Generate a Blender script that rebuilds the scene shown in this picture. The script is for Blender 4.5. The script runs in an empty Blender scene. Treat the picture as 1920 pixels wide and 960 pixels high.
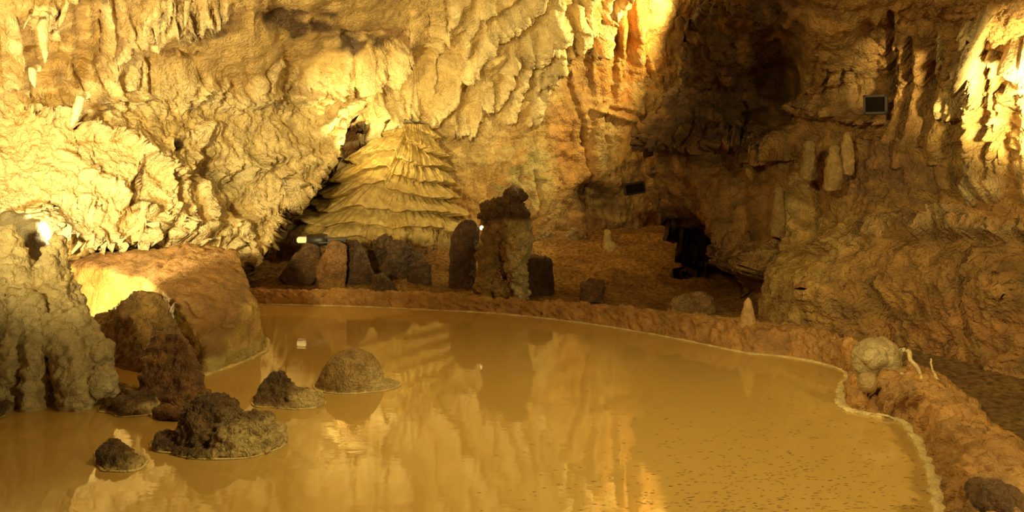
import bpy, bmesh, math, random
import numpy as np
from mathutils import Vector, Matrix, noise as mnoise

# ------------------------------------------------------------------ camera, world, lamps
scn = bpy.context.scene
COL = scn.collection
FPX, HOR, EYE = 1507.0, 300.0, 2.0          # focal length in pixels, horizon row, eye height above the pool


def at(px, py, d):
    """the point at depth d (metres ahead of the camera) seen at pixel px, py of the 1920x960 frame"""
    return Vector(((px - 960.0) / FPX * d, d, EYE - (py - HOR) / FPX * d))


def on_level(px, py, z=0.0):
    return at(px, py, FPX * (EYE - z) / (py - HOR))


cam = bpy.data.cameras.new('camera')
cam.sensor_width = 36.0
cam.lens = 36.0 * FPX / 1920.0
cam.shift_y = -(480.0 - HOR) / 1920.0
cam.clip_start = 0.05
camo = bpy.data.objects.new('camera', cam)
COL.objects.link(camo)
camo.location = (0, 0, EYE)
camo.rotation_euler = (math.pi / 2, 0, 0)
scn.camera = camo

scn.view_settings.view_transform = 'Standard'
scn.view_settings.look = 'None'
scn.view_settings.gamma = 1.0
scn.view_settings.use_curve_mapping = False
scn.view_settings.exposure = 0.0

w = bpy.data.worlds.new('cave_air')
scn.world = w
w.use_nodes = True
w.node_tree.nodes['Background'].inputs[0].default_value = (1.0, 0.62, 0.25, 1)
w.node_tree.nodes['Background'].inputs[1].default_value = 0.035

WARM = (1.0, 0.80, 0.31)
PALE = (1.0, 0.86, 0.48)


def lamp(name, loc, energy, color=WARM, radius=0.08, spot=None, target=None, blend=0.6):
    l = bpy.data.lights.new(name, 'SPOT' if spot else 'POINT')
    l.energy = energy
    l.color = color
    l.shadow_soft_size = radius
    o = bpy.data.objects.new(name, l)
    COL.objects.link(o)
    o.location = loc
    if spot:
        l.spot_size = math.radians(spot)
        l.spot_blend = blend
        o.rotation_euler = (Vector(target) - Vector(loc)).to_track_quat('-Z', 'Y').to_euler()
    return o


lamp('lamp_behind_stalagmites', at(114, 434, 7.75), 330, PALE, 0.10, 165, at(60, 380, 9.4), 0.3)
lamp('fill_left_wall', (-3.2, 1.6, 2.4), 3600, WARM, 0.3, 50, at(470, 160, 12.0), 0.8)  # added unseen fill that brightens the left wall and ceiling
lamp('lamp_beside_boulder', at(150, 572, 8.65), 42, WARM, 0.05)
lamp('lamp_above_flowstone', at(676, 290, 13.1), 150, WARM, 0.08, 150, at(740, 150, 14.5))
lamp('lamp_behind_right_wall', at(1300, 66, 14.0), 560, WARM, 0.05, 150, at(1080, 30, 14.4), 0.4)
lamp('lamp_right_gallery', at(2010, 260, 6.5), 700, WARM, 0.10, 104, at(2010, 70, 7.6), 0.5)
lamp('fill_over_pool', (0.5, 5.2, 3.9), 440, WARM, 0.3, 115, (0.5, 5.8, 0), 0.8)  # added overhead fill for water, rocks and rim, no fixture
lamp('lamp_on_walkway', (4.2, 1.4, 2.8), 560, WARM, 0.15)
lamp('fill_right_wall', (-0.8, 2.2, 3.4), 1150, WARM, 0.1, 46, at(1790, 400, 8.0), 1.0)  # added out-of-view spot that brightens the right wall
lamp('fill_back_wall', (0.2, 8.6, 3.7), 400, WARM, 0.12, 90, (0.3, 15.5, 3.2), 0.9)  # added spot in mid-air to brighten the back wall and floor

# ------------------------------------------------------------------ noise (vectorised)


def _h(ix, iy, iz, s):
    with np.errstate(over='ignore'):
        h = (ix.astype(np.uint32) * np.uint32(374761393) + iy.astype(np.uint32) * np.uint32(668265263)
             + iz.astype(np.uint32) * np.uint32(2147483647) + np.uint32((s * 974711 + 12345) & 0xffffffff))
        h = (h ^ (h >> np.uint32(13))) * np.uint32(1274126177)
        h = (h ^ (h >> np.uint32(16))) * np.uint32(2246822519)
        return h ^ (h >> np.uint32(15))


def noise3(p, seed=0):
    """gradient-free value noise with quintic fade, about -1..1"""
    p = np.asarray(p, dtype=np.float64)
    i = np.floor(p).astype(np.int64)
    f = p - i
    u = f * f * f * (f * (f * 6 - 15) + 10)
    out = np.zeros(p.shape[:-1])
    for dx in (0, 1):
        for dy in (0, 1):
            for dz in (0, 1):
                h = _h(i[..., 0] + dx, i[..., 1] + dy, i[..., 2] + dz, seed)
                gx = (h & np.uint32(1023)).astype(np.float64) / 511.5 - 1
                gy = ((h >> np.uint32(10)) & np.uint32(1023)).astype(np.float64) / 511.5 - 1
                gz = ((h >> np.uint32(20)) & np.uint32(1023)).astype(np.float64) / 511.5 - 1
                wgt = ((u[..., 0] if dx else 1 - u[..., 0]) * (u[..., 1] if dy else 1 - u[..., 1])
                       * (u[..., 2] if dz else 1 - u[..., 2]))
                out += wgt * (gx * (f[..., 0] - dx) + gy * (f[..., 1] - dy) + gz * (f[..., 2] - dz))
    return out * 1.5


def fbm(p, octs=4, seed=0, gain=0.5, lac=2.03):
    a, s = 1.0, 0.0
    q = np.asarray(p, dtype=np.float64)
    for k in range(octs):
        s = s + a * noise3(q, seed + k * 17)
        q = q * lac + 11.3
        a *= gain
    return s


def ridged(p, octs=3, seed=0, gain=0.5):
    a, s = 1.0, 0.0
    q = np.asarray(p, dtype=np.float64)
    for k in range(octs):
        s = s + a * (1 - 2.2 * np.abs(noise3(q, seed + k * 31)))
        q = q * 2.1 + 5.7
        a *= gain
    return s


def cells(p, seed=0):
    """rounded knobs: 1 at a cell's centre, falling to 0"""
    p = np.asarray(p, dtype=np.float64)
    i = np.floor(p).astype(np.int64)
    best = np.full(p.shape[:-1], 9.0)
    for dx in (-1, 0, 1):
        for dy in (-1, 0, 1):
            for dz in (-1, 0, 1):
                c = i + np.array([dx, dy, dz])
                h = _h(c[..., 0], c[..., 1], c[..., 2], seed)
                q = np.stack([(h & np.uint32(1023)), ((h >> np.uint32(10)) & np.uint32(1023)), ((h >> np.uint32(20)) & np.uint32(1023))], -1) / 1023.0
                d = ((c + q - p) ** 2).sum(-1)
                best = np.minimum(best, d)
    return np.clip(1 - best * 1.6, 0, 1)


def noise1(x, seed=0):
    x = np.asarray(x, dtype=np.float64)
    return noise3(np.stack([x, np.full_like(x, 3.37 + seed), np.full_like(x, 7.91)], -1), seed)


def sst(a, b, x):
    t = np.clip((x - a) / (b - a + 1e-12), 0, 1)
    return t * t * (3 - 2 * t)


# ------------------------------------------------------------------ materials
def rock_material(name, rough=0.6, bump=0.6, scale=14.0, spec=0.35, dist=0.02, speck=0.35, crease=0.5):
    m = bpy.data.materials.new(name)
    m.use_nodes = True
    nt = m.node_tree
    b = nt.nodes['Principled BSDF']
    b.inputs['Roughness'].default_value = rough
    b.inputs['Specular IOR Level'].default_value = spec
    a = nt.nodes.new('ShaderNodeAttribute')
    a.attribute_name = 'Col'
    tc = nt.nodes.new('ShaderNodeTexCoord')
    n1 = nt.nodes.new('ShaderNodeTexNoise')
    n1.inputs['Scale'].default_value = scale
    n1.inputs['Detail'].default_value = 8
    n1.inputs['Roughness'].default_value = 0.65
    n2 = nt.nodes.new('ShaderNodeTexNoise')
    n2.inputs['Scale'].default_value = scale * 0.33
    n2.inputs['Detail'].default_value = 6
    v = nt.nodes.new('ShaderNodeTexVoronoi')
    v.inputs['Scale'].default_value = scale * 2.1
    mixh = nt.nodes.new('ShaderNodeMath')
    mixh.operation = 'MULTIPLY_ADD'
    mixh.inputs[1].default_value = 0.35
    for n in (n1, n2, v):
        nt.links.new(tc.outputs['Object'], n.inputs['Vector'])
    nt.links.new(v.outputs['Distance'], mixh.inputs[0])
    nt.links.new(n1.outputs['Fac'], mixh.inputs[2])
    n3 = nt.nodes.new('ShaderNodeTexNoise')
    n3.inputs['Scale'].default_value = scale * 0.45
    n3.inputs['Detail'].default_value = 5
    n3.inputs['Distortion'].default_value = 1.2
    nt.links.new(tc.outputs['Object'], n3.inputs['Vector'])
    rg = nt.nodes.new('ShaderNodeMath')          # creases: folds of the noise about its middle
    rg.operation = 'SUBTRACT'
    rg.inputs[1].default_value = 0.5
    ab = nt.nodes.new('ShaderNodeMath')
    ab.operation = 'ABSOLUTE'
    nt.links.new(n3.outputs['Fac'], rg.inputs[0])
    nt.links.new(rg.outputs[0], ab.inputs[0])
    cr = nt.nodes.new('ShaderNodeMapRange')
    cr.inputs['From Max'].default_value = 0.07
    cr.inputs['To Max'].default_value = 0.8
    nt.links.new(ab.outputs[0], cr.inputs['Value'])
    addh = nt.nodes.new('ShaderNodeMath')
    addh.operation = 'MULTIPLY_ADD'
    addh.inputs[1].default_value = crease
    nt.links.new(cr.outputs[0], addh.inputs[0])
    nt.links.new(mixh.outputs[0], addh.inputs[2])
    bp = nt.nodes.new('ShaderNodeBump')
    bp.inputs['Strength'].default_value = bump
    bp.inputs['Distance'].default_value = dist
    nt.links.new(addh.outputs[0], bp.inputs['Height'])
    nt.links.new(bp.outputs['Normal'], b.inputs['Normal'])
    # grain of the stone: lighter and darker flecks
    rp = nt.nodes.new('ShaderNodeMapRange')
    rp.inputs['From Min'].default_value = 0.3
    rp.inputs['From Max'].default_value = 0.7
    rp.inputs['To Min'].default_value = 1 - speck
    rp.inputs['To Max'].default_value = 1 + speck
    nt.links.new(n2.outputs['Fac'], rp.inputs['Value'])
    mx = nt.nodes.new('ShaderNodeVectorMath')
    mx.operation = 'SCALE'
    nt.links.new(a.outputs['Color'], mx.inputs[0])
    nt.links.new(rp.outputs['Result'], mx.inputs['Scale'])
    nt.links.new(mx.outputs[0], b.inputs['Base Color'])
    return m


def plain(name, col, rough=0.5, metal=0.0, emit=None, es=0.0):
    m = bpy.data.materials.new(name)
    m.use_nodes = True
    nt = m.node_tree
    b = nt.nodes['Principled BSDF']
    b.inputs['Roughness'].default_value = rough
    b.inputs['Metallic'].default_value = metal
    n = nt.nodes.new('ShaderNodeTexNoise')
    n.inputs['Scale'].default_value = 30
    r = nt.nodes.new('ShaderNodeMix')
    r.data_type = 'RGBA'
    r.inputs[6].default_value = (*[c * 0.8 for c in col], 1)
    r.inputs[7].default_value = (*[min(1, c * 1.2) for c in col], 1)
    nt.links.new(n.outputs['Fac'], r.inputs[0])
    nt.links.new(r.outputs[2], b.inputs['Base Color'])
    if emit:
        b.inputs['Emission Color'].default_value = (*emit, 1)
        b.inputs['Emission Strength'].default_value = es
    return m


M_WALL = rock_material('calcite_wall', 0.55, 0.9, 13, 0.4, 0.05, 0.22, 0.35)
M_DARKWALL = rock_material('weathered_limestone', 0.55, 1.0, 16, 0.4, 0.055, 0.4, 0.22)
M_ROCK = rock_material('wet_rock', 0.45, 0.9, 26, 0.5, 0.03, 0.35, 0.5)
M_MUD = rock_material('cave_mud', 0.5, 0.85, 20, 0.45, 0.022, 0.25, 0.3)
M_GRAVEL = rock_material('cave_gravel', 0.75, 1.0, 55, 0.25, 0.035, 0.6, 0.2)
M_FLOW = rock_material('flowstone', 0.5, 0.85, 28, 0.45, 0.02, 0.25, 0.3)

CREAM = np.array((0.84, 0.63, 0.29))
GOLD = np.array((0.62, 0.41, 0.155))
OCHRE = np.array((0.56, 0.33, 0.10))
ORANGE = np.array((0.54, 0.27, 0.07))
BROWN = np.array((0.30, 0.155, 0.05))
DARK = np.array((0.13, 0.068, 0.03))
MUD = np.array((0.40, 0.20, 0.055))
GREY = np.array((0.48, 0.39, 0.23))
CRUST = np.array((0.74, 0.56, 0.24))


# ------------------------------------------------------------------ object helpers
def tag(o, label=None, cat=None, group=None, kind=None):
    if label:
        o['label'] = label
    if cat:
        o['category'] = cat
    if group:
        o['group'] = group
    if kind:
        o['kind'] = kind
    return o


def mesh_obj(name, verts, faces, mat, col=None, parent=None, smooth=True, loc=None):
    me = bpy.data.meshes.new(name)
    verts = np.asarray(verts, dtype=np.float32)
    faces = np.asarray(faces, dtype=np.int32)
    k = faces.shape[1]
    me.vertices.add(len(verts))
    me.vertices.foreach_set('co', verts.ravel())
    me.loops.add(faces.size)
    me.loops.foreach_set('vertex_index', faces.ravel())
    me.polygons.add(len(faces))
    me.polygons.foreach_set('loop_start', np.arange(0, faces.size, k, dtype=np.int32))
    me.polygons.foreach_set('loop_total', np.full(len(faces), k, dtype=np.int32))
    me.update(calc_edges=True)
    me.validate()
    if smooth:
        me.polygons.foreach_set('use_smooth', np.ones(len(me.polygons), dtype=bool))
    if col is not None:
        set_col(me, col)
    me.materials.append(mat)
    o = bpy.data.objects.new(name, me)
    COL.objects.link(o)
    if parent:
        o.parent = parent
    if loc is not None:
        o.location = loc
    return o


def set_col(me, col):
    col = np.asarray(col)
    if col.ndim == 1:
        col = np.tile(col, (len(me.vertices), 1))
    a = me.color_attributes.new('Col', 'FLOAT_COLOR', 'POINT')
    a.data.foreach_set('color', np.concatenate([np.clip(col, 0, 1), np.ones((len(col), 1))], 1).astype(np.float32).ravel())


def empty(name, loc):
    o = bpy.data.objects.new(name, None)
    COL.objects.link(o)
    o.location = loc
    o.empty_display_size = 0.1
    return o


def grid_faces(nv, nu, keep=None):
    i = np.arange(nv * nu).reshape(nv, nu)
    f = np.stack([i[:-1, :-1], i[1:, :-1], i[1:, 1:], i[:-1, 1:]], -1).reshape(-1, 4)
    if keep is not None:
        f = f[keep.reshape(-1)]
    return f


def compact(P, C, f):
    idx, inv = np.unique(f, return_inverse=True)
    return P.reshape(-1, 3)[idx], C.reshape(-1, 3)[idx], inv.reshape(f.shape)


def grid_normals(P):
    du = np.gradient(P, axis=1)
    dv = np.gradient(P, axis=0)
    n = np.cross(dv, du)
    return n / (np.linalg.norm(n, axis=-1, keepdims=True) + 1e-9)


def crom(pts, t):
    """Catmull-Rom through pts at parameters t in 0..1"""
    pts = np.asarray(pts, dtype=float)
    n = len(pts) - 1
    x = np.clip(t, 0, 1) * n
    i = np.minimum(x.astype(int), n - 1)
    f = (x - i)[:, None]
    p0, p1, p2, p3 = pts[np.maximum(i - 1, 0)], pts[i], pts[i + 1], pts[np.minimum(i + 2, n)]
    return 0.5 * (2 * p1 + (p2 - p0) * f + (2 * p0 - 5 * p1 + 4 * p2 - p3) * f ** 2 + (3 * p1 - p0 - 3 * p2 + p3) * f ** 3)


def net(X, Y, xs, ys, vals):
    """smooth interpolation of a control table vals[row y][column x]"""
    def fade(q, ks):
        ks = np.asarray(ks, float)
        i = np.clip(np.searchsorted(ks, q) - 1, 0, len(ks) - 2)
        t = np.clip((q - ks[i]) / (ks[i + 1] - ks[i]), 0, 1)
        return i, t
    vals = np.asarray(vals, float)
    ix, tx = fade(X, xs)
    iy, ty = fade(Y, ys)
    nx, ny = len(xs), len(ys)

    def cub(a, b, c, d, t):
        return b + 0.5 * t * (c - a + t * (2 * a - 5 * b + 4 * c - d + t * (3 * (b - c) + d - a)))
    rows = []
    for k in (-1, 0, 1, 2):
        r = np.clip(iy + k, 0, ny - 1)
        rows.append(cub(vals[r, np.clip(ix - 1, 0, nx - 1)], vals[r, ix], vals[r, np.clip(ix + 1, 0, nx - 1)], vals[r, np.clip(ix + 2, 0, nx - 1)], tx))
    return cub(*rows, ty)


# fields over a wall: X, Y are the bearings (in frame pixels) of its base surface
def blob(X, Y, cx, cy, rx, ry, rot=0.0, p=2.0):
    a = math.radians(rot)
    dx, dy = X - cx, Y - cy
    u = (dx * math.cos(a) + dy * math.sin(a)) / rx
    v = (-dx * math.sin(a) + dy * math.cos(a)) / ry
    return np.exp(-((u * u + v * v) ** (p / 2)))


def line(X, Y, pts, wd):
    """1 on a polyline, falling to 0 at distance wd"""
    best = np.full(X.shape, 1e9)
    for (x0, y0), (x1, y1) in zip(pts[:-1], pts[1:]):
        dx, dy = x1 - x0, y1 - y0
        t = np.clip(((X - x0) * dx + (Y - y0) * dy) / (dx * dx + dy * dy + 1e-9), 0, 1)
        best = np.minimum(best, np.hypot(X - x0 - t * dx, Y - y0 - t * dy))
    return np.clip(1 - (best / wd) ** 2, 0, 1)


def fringe(X, Y, pts, hgt, jag=14, lam=16, seed=0, drop=5):
    """a ledge whose lower edge hangs in drips: ramps up to 1 towards the edge, drops to 0 below it"""
    xs = np.array([p[0] for p in pts], float)
    ys = np.array([p[1] for p in pts], float)
    wob = X + 5 * noise1(Y / 17, seed + 5)
    yb = np.interp(wob, xs, ys)
    j = (1 - np.abs(noise1(wob / lam, seed)) * 2.6) * jag * 0.6 + (1 - np.abs(noise1(wob / (lam * 0.37), seed + 1)) * 2.6) * jag * 0.4
    yb = yb + j
    t = (yb - Y)
    up = np.clip(1 - t / hgt, 0, 1) ** 1.4
    side = sst(xs[0] - 6, xs[0] + 10, X) * (1 - sst(xs[-1] - 10, xs[-1] + 6, X))
    return up * sst(-drop, 0, t) * side, side * sst(0, hgt * 0.2, t) * (1 - sst(hgt * 0.7, hgt * 1.1, t))


# ================================================================== LARGE STRUCTURE
# ---- left wall, ceiling and back wall: one continuous rock face, split into its three surfaces
step = 2.6
ys_in = np.concatenate([np.linspace(-700, -40, 90, endpoint=False), np.arange(-40, 590, step)])
xs_in = np.concatenate([np.linspace(-500, -30, 60, endpoint=False), np.arange(-30, 1470, step)])
X, Y = np.meshgrid(xs_in, ys_in)
cx_ = [-500, -250, 0, 200, 400, 640, 800, 1000, 1200, 1480]
cy_ = [-700, -400, -150, 0, 150, 300, 450, 600]
Yn = Y - 26 * noise1(X / 85, 71) - 12 * noise1(X / 27, 72)
D = net(X, Yn, cx_, cy_, [
    [2.2, 2.5, 2.8, 3.0, 3.4, 3.9, 4.3, 4.6, 5.0, 5.0],
    [3.3, 3.8, 4.3, 4.6, 5.2, 6.0, 6.6, 7.3, 8.2, 8.2],
    [4.6, 5.6, 6.2, 6.8, 7.6, 8.8, 9.8, 11.2, 12.8, 12.8],
    [6.0, 7.1, 7.9, 8.5, 9.5, 11.0, 12.2, 13.8, 15.0, 15.4],
    [7.0, 8.4, 9.5, 10.3, 11.7, 13.7, 14.6, 15.3, 16.0, 16.4],
    [7.0, 8.3, 9.3, 10.2, 11.6, 13.6, 15.2, 15.7, 16.3, 16.8],
    [7.0, 8.1, 9.0, 9.9, 11.3, 13.5, 15.4, 15.9, 16.5, 17.0],
    [7.0, 8.1, 9.0, 9.9, 11.3, 13.5, 15.4, 15.9, 16.5, 17.0]])
# the left wall hangs free above the boulder and the flowstone: under its lip the rock stands further back
lip_x = np.array([-500, 0, 60, 130, 190, 250, 330, 400, 462, 500, 530, 570, 610, 640, 662, 690, 720])
lip_y = np.array([430, 432, 440, 448, 462, 466, 478, 486, 500, 455, 408, 366, 318, 268, 232, 236, 230])
lipj = np.interp(X, lip_x, lip_y) + 9 * (1 - 2.4 * np.abs(noise1(X / 21, 3))) + 5 * (1 - 2.4 * np.abs(noise1(X / 8, 4)))
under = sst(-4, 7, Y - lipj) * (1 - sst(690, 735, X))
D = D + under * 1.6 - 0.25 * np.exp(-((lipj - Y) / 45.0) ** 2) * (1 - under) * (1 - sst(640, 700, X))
base = np.stack([(X - 960) / FPX * D, D, EYE - (Y - HOR) / FPX * D], -1)
N = grid_normals(base)
if (N[..., 1] > 0).mean() > 0.5:
    N = -N
leftness = 1 - sst(600, 760, X + 0.25 * (Y - 230))
ceil_mask = 1 - sst(-18, 22, Y - (np.interp(X, [-500, 0, 60, 120, 200, 260, 330, 450, 560, 660, 720, 770, 800, 900, 1470],
                                            [150, 150, 200, 215, 130, 150, 130, 170, 150, 140, 150, 105, 60, -40, -150])
                              + 16 * noise1(X / 28, 8) + 9 * noise1(X / 9, 9)))
Q = base.copy()
Qs = np.stack([base[..., 0] + 0.55 * base[..., 2], base[..., 1], base[..., 2]], -1)      # flow leaning to the left
flow = ridged(Qs * np.array([8.0, 5.0, 3.0]), 4, 21, 0.6)
flow2 = ridged(Q * np.array([9.0, 5.0, 2.4]), 3, 61, 0.55)
big = fbm(base * 0.8, 4, 5)
mid = fbm(base * 2.6, 3, 15)
small = fbm(base * 7.0, 4, 9, 0.65)
fine_ = fbm(base * 22.0, 2, 19, 0.6)
knob = cells(base * 11.0, 4)
Hh = 0.26 * big * (0.5 + 0.5 * (1 - ceil_mask))
shag = (1 - ceil_mask) * leftness
Hh += shag * (0.032 * flow + 0.06 * mid + 0.028 * small + 0.02 * fine_ + 0.02 * knob)
roof = 1 - sst(200, 300, Y + 0.9 * (X - 950))
Hh += (1 - leftness) * ((0.035 - 0.025 * roof) * flow2 + (0.045 - 0.02 * roof) * small * (0.6 + 0.4 * big) + 0.012 * fine_)
Hh += ceil_mask * (0.02 * small + 0.03 * mid + 0.006 * fine_)
COLR = np.empty(base.shape)
pale = np.clip(0.5 + 0.55 * flow * shag + 0.25 * small, 0, 1)[..., None]
COLR[:] = GOLD * (1 - pale) + CREAM * pale
cm = ceil_mask[..., None]
COLR = COLR * (1 - cm) + (GOLD * 1.02 + 0.04 * small[..., None]) * cm
rest = np.clip((1 - leftness) * (1 - ceil_mask) * (1 - 0.9 * roof), 0, 1)[..., None]
mixo = np.clip(0.5 + 0.7 * fbm(base * np.array([1.3, 1, 0.5]), 3, 77), 0, 1)[..., None]
COLR = COLR * (1 - rest) + (ORANGE * (1 - mixo) + np.array((0.60, 0.41, 0.15)) * mixo) * rest

whites = np.zeros(X.shape)


def add_fringe(pts, hgt, amp, jag=14, lam=16, seed=0, white=1.0, drop=5):
    global Hh, whites
    f, wm = fringe(X, Y, pts, hgt, jag, lam, seed, drop)
    tex = 0.75 + 0.3 * ridged(np.stack([X / 13 + Y / 40, Y / 60, X * 0], -1), 3, seed + 40)
    Hh = Hh + amp * f * tex
    whites = np.maximum(whites, white * np.clip(f * 1.6, 0, 1) * np.clip(tex, 0, 1))


def add_ridge(pts, wd, amp, seed=0, white=1.0):
    """a narrow ragged rib of calcite running along a polyline"""
    global Hh, whites
    Xj = X + 4 * noise1(Y / 13, seed + 3) + 2 * noise1(Y / 4.5, seed + 4)
    Yj = Y + 5 * noise1(X / 9, seed) + 4 * noise1(X / 4, seed + 1)
    f = line(Xj, Yj, pts, wd)
    tex = 0.85 + 0.2 * ridged(np.stack([X / 9, Y / 30, X * 0], -1), 3, seed + 50)
    Hh = Hh + amp * f * tex
    whites = np.maximum(whites, white * np.clip(f * 1.8, 0, 1) * np.clip(tex + 0.15, 0, 1))


# drapery ribs on the sloping roof above the back wall
add_ridge([(808, 232), (830, 205), (850, 178), (875, 135), (905, 95), (932, 65), (970, 30), (1010, -6), (1030, -40)], 15, 0.30, 1)
add_ridge([(875, 128), (876, 60), (895, 28), (915, 8)], 8, 0.12, 2, 0.8)
add_ridge([(928, 205), (948, 150), (960, 100)], 9, 0.18, 3)
add_ridge([(955, 225), (965, 185), (985, 125), (992, 75)], 12, 0.24, 4)
add_ridge([(960, 100), (945, 130), (955, 165)], 8, 0.15, 5)
add_ridge([(990, 230), (1006, 190), (1010, 120)], 8, 0.18, 6)
add_ridge([(1000, 232), (1020, 175), (1022, 120)], 8, 0.18, 7)
add_ridge([(1005, 105), (1022, 75), (1035, 35), (1048, -20)], 16, 0.30, 8)
add_ridge([(1034, 150), (1040, 100), (1042, 40)], 11, 0.24, 9)
add_ridge([(1110, 80), (1125, 62), (1150, 30), (1178, -6), (1200, -40)], 13, 0.34, 10)
add_ridge([(1108, 50), (1100, 20), (1096, -20)], 10, 0.2, 11)
add_ridge([(1135, 30), (1140, -10)], 8, 0.2, 12)
add_ridge([(1085, 90), (1092, 50), (1080, 10)], 9, 0.2, 13, 0.9)
add_ridge([(812, 180), (818, 120), (822, 66)], 5, 0.08, 14, 0.6)
add_fringe([(848, 250), (868, 254), (885, 250), (902, 212), (925, 182)], 48, 0.26, 18, 9, 2)
add_fringe([(1040, 118), (1056, 124), (1068, 98), (1085, 92), (1108, 86), (1128, 62)], 60, 0.32, 20, 11, 4)
add_fringe([(1020, 176), (1035, 148), (1050, 122)], 40, 0.2, 12, 9, 21)
add_fringe([(822, 56), (832, 62), (845, 30), (856, 12)], 70, 0.2, 12, 8, 5)
add_fringe([(955, 58), (970, 60), (985, 38), (1010, 12)], 40, 0.18, 16, 8, 6)
# tiers and tufts on the left
add_fringe([(318, 18), (332, 40), (346, 52), (366, 44), (385, 30), (410, 34), (432, 10)], 45, 0.16, 26, 11, 7)
add_fringe([(190, 118), (200, 135), (212, 140), (240, 90), (275, 70), (300, 40), (330, 10)], 50, 0.10, 24, 10, 8)
add_fringe([(0, 150), (14, 160), (26, 152), (38, 110)], 140, 0.16, 10, 9, 9)
add_ridge([(205, 140), (212, 80), (200, 10)], 12, 0.12, 15, 0.8)
add_ridge([(225, 120), (260, 70), (290, 20)], 12, 0.12, 16, 0.8)
add_ridge([(240, 150), (280, 90), (325, 40)], 9, 0.10, 17, 0.8)
add_ridge([(215, 205), (205, 160), (222, 110)], 10, 0.14, 18, 0.9)
add_ridge([(130, 130), (150, 175), (178, 190), (206, 160)], 7, 0.12, 19, 0.9)
add_ridge([(225, 175), (245, 185), (262, 160), (270, 120)], 7, 0.12, 20, 0.9)
add_ridge([(20, 30), (26, 80), (30, 140)], 9, 0.14, 22, 0.9)
for k, (pts_, wd_, am_) in enumerate([
        ([(355, 195), (358, 170), (375, 150), (392, 158)], 7, 0.12), ([(400, 200), (402, 165), (420, 150)], 7, 0.12), ([(470, 200), (476, 160), (484, 140)], 8, 0.14),
        ([(495, 160), (508, 122), (520, 112)], 8, 0.12), ([(545, 165), (556, 130)], 7, 0.12), ([(585, 190), (600, 150), (612, 140)], 8, 0.13), ([(640, 150), (655, 110), (662, 96)], 8, 0.12),
        ([(730, 145), (745, 110), (765, 78)], 12, 0.18), ([(765, 132), (782, 118)], 6, 0.14), ([(600, 250), (640, 215), (690, 180)], 12, 0.14), ([(250, 300), (330, 270), (400, 240)], 16, 0.12),
        ([(160, 330), (230, 380), (262, 410)], 14, 0.14), ([(330, 350), (345, 400), (335, 440)], 12, 0.16), ([(375, 330), (385, 390), (370, 440)], 12, 0.16), ([(420, 400), (450, 440), (470, 480)], 12, 0.12),
        ([(300, 330), (310, 400), (290, 440), (268, 470)], 12, 0.16), ([(470, 330), (520, 300), (570, 280)], 14, 0.12)]):
    add_ridge(pts_, wd_, am_, 150 + 2 * k, 0.85)
add_fringe([(60, 8), (78, 20), (100, 30), (120, 46), (135, 10)], 60, 0.16, 20, 13, 10)
add_fringe([(40, 150), (60, 205), (80, 222), (108, 216), (125, 226), (140, 228), (160, 175), (175, 170), (200, 178), (215, 172), (235, 180), (262, 170)], 80, 0.22, 20, 15, 11)
add_fringe([(330, 188), (352, 190), (372, 186), (395, 178), (430, 194), (470, 184), (500, 168), (540, 196), (562, 190), (600, 176), (650, 158), (690, 150)], 46, 0.10, 30, 15, 12)
add_fringe([(150, 250), (210, 262), (260, 300), (330, 330), (385, 262)], 60, 0.24, 12, 20, 13, 0.8)
add_fringe([(640, 262), (660, 250), (676, 262), (690, 300), (700, 250), (716, 226), (735, 238), (760, 226), (792, 214)], 70, 0.22, 16, 11, 14)
add_fringe([(660, 140), (690, 150), (715, 150), (740, 128), (765, 86), (780, 70)], 60, 0.20, 18, 12, 15)
add_fringe([(230, 335), (250, 330), (262, 462), (272, 462), (285, 440), (300, 360)], 150, 0.20, 8, 12, 16, 0.7)
add_fringe([(300, 440), (320, 452), (345, 440), (380, 450), (420, 446), (445, 470), (470, 480)], 110, 0.22, 16, 16, 17, 0.8)
add_fringe([(60, 440), (100, 446), (160, 462), (200, 458), (240, 452)], 55, 0.16, 14, 12, 18, 0.5)
add_fringe([(395, 300), (430, 330), (455, 300), (480, 318), (520, 290)], 60, 0.16, 12, 14, 19, 0.6)
add_fringe([(470, 420), (500, 400), (530, 372), (570, 330), (600, 300)], 60, 0.14, 10, 12, 20, 0.6)
whites = np.clip(whites, 0, 1)[..., None]
COLR = COLR * (1 - 0.85 * whites) + np.array((0.90, 0.70, 0.36)) * 0.85 * whites
# hollows, cracks and buttresses
for (cx, cy, rx, ry, a, rot) in [
        (318, 279, 18, 6, -0.6, -22), (140, 232, 26, 12, -0.25, -35), (245, 365, 16, 55, -0.28, 4), (395, 318, 40, 20, -0.22, -25),
        (440, 395, 26, 16, -0.22, -20), (545, 178, 26, 28, -0.22, 30), (880, 150, 14, 26, -0.2, 0), (868, 165, 10, 24, -0.2, 0),
        (1120, 372, 34, 28, -0.45, 20), (660, 262, 14, 40, -0.6, 10),
        (1085, 140, 36, 50, -0.22, 0), (1120, 230, 10, 90, 0.16, 3), (1000, 330, 40, 70, 0.22, 12), (960, 320, 14, 60, 0.16, 25),
        (1020, 395, 30, 35, 0.2, 0), (1160, 300, 46, 60, 0.14, 0), (1150, 215, 50, 6, 0.16, 18), (820, 330, 40, 110, -0.12, -10),
        (560, 40, 75, 18, -0.10, 4), (690, 70, 70, 16, -0.10, 4), (410, 55, 40, 12, -0.08, -30),
        (1165, 110, 8, 70, 0.18, 4), (1200, 100, 7, 80, 0.16, -2), (1180, 100, 8, 90, -0.2, 2), (1225, 140, 8, 60, 0.16, -18)]:
    Hh = Hh + a * blob(X, Y, cx, cy, rx, ry, rot, 3)
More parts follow.
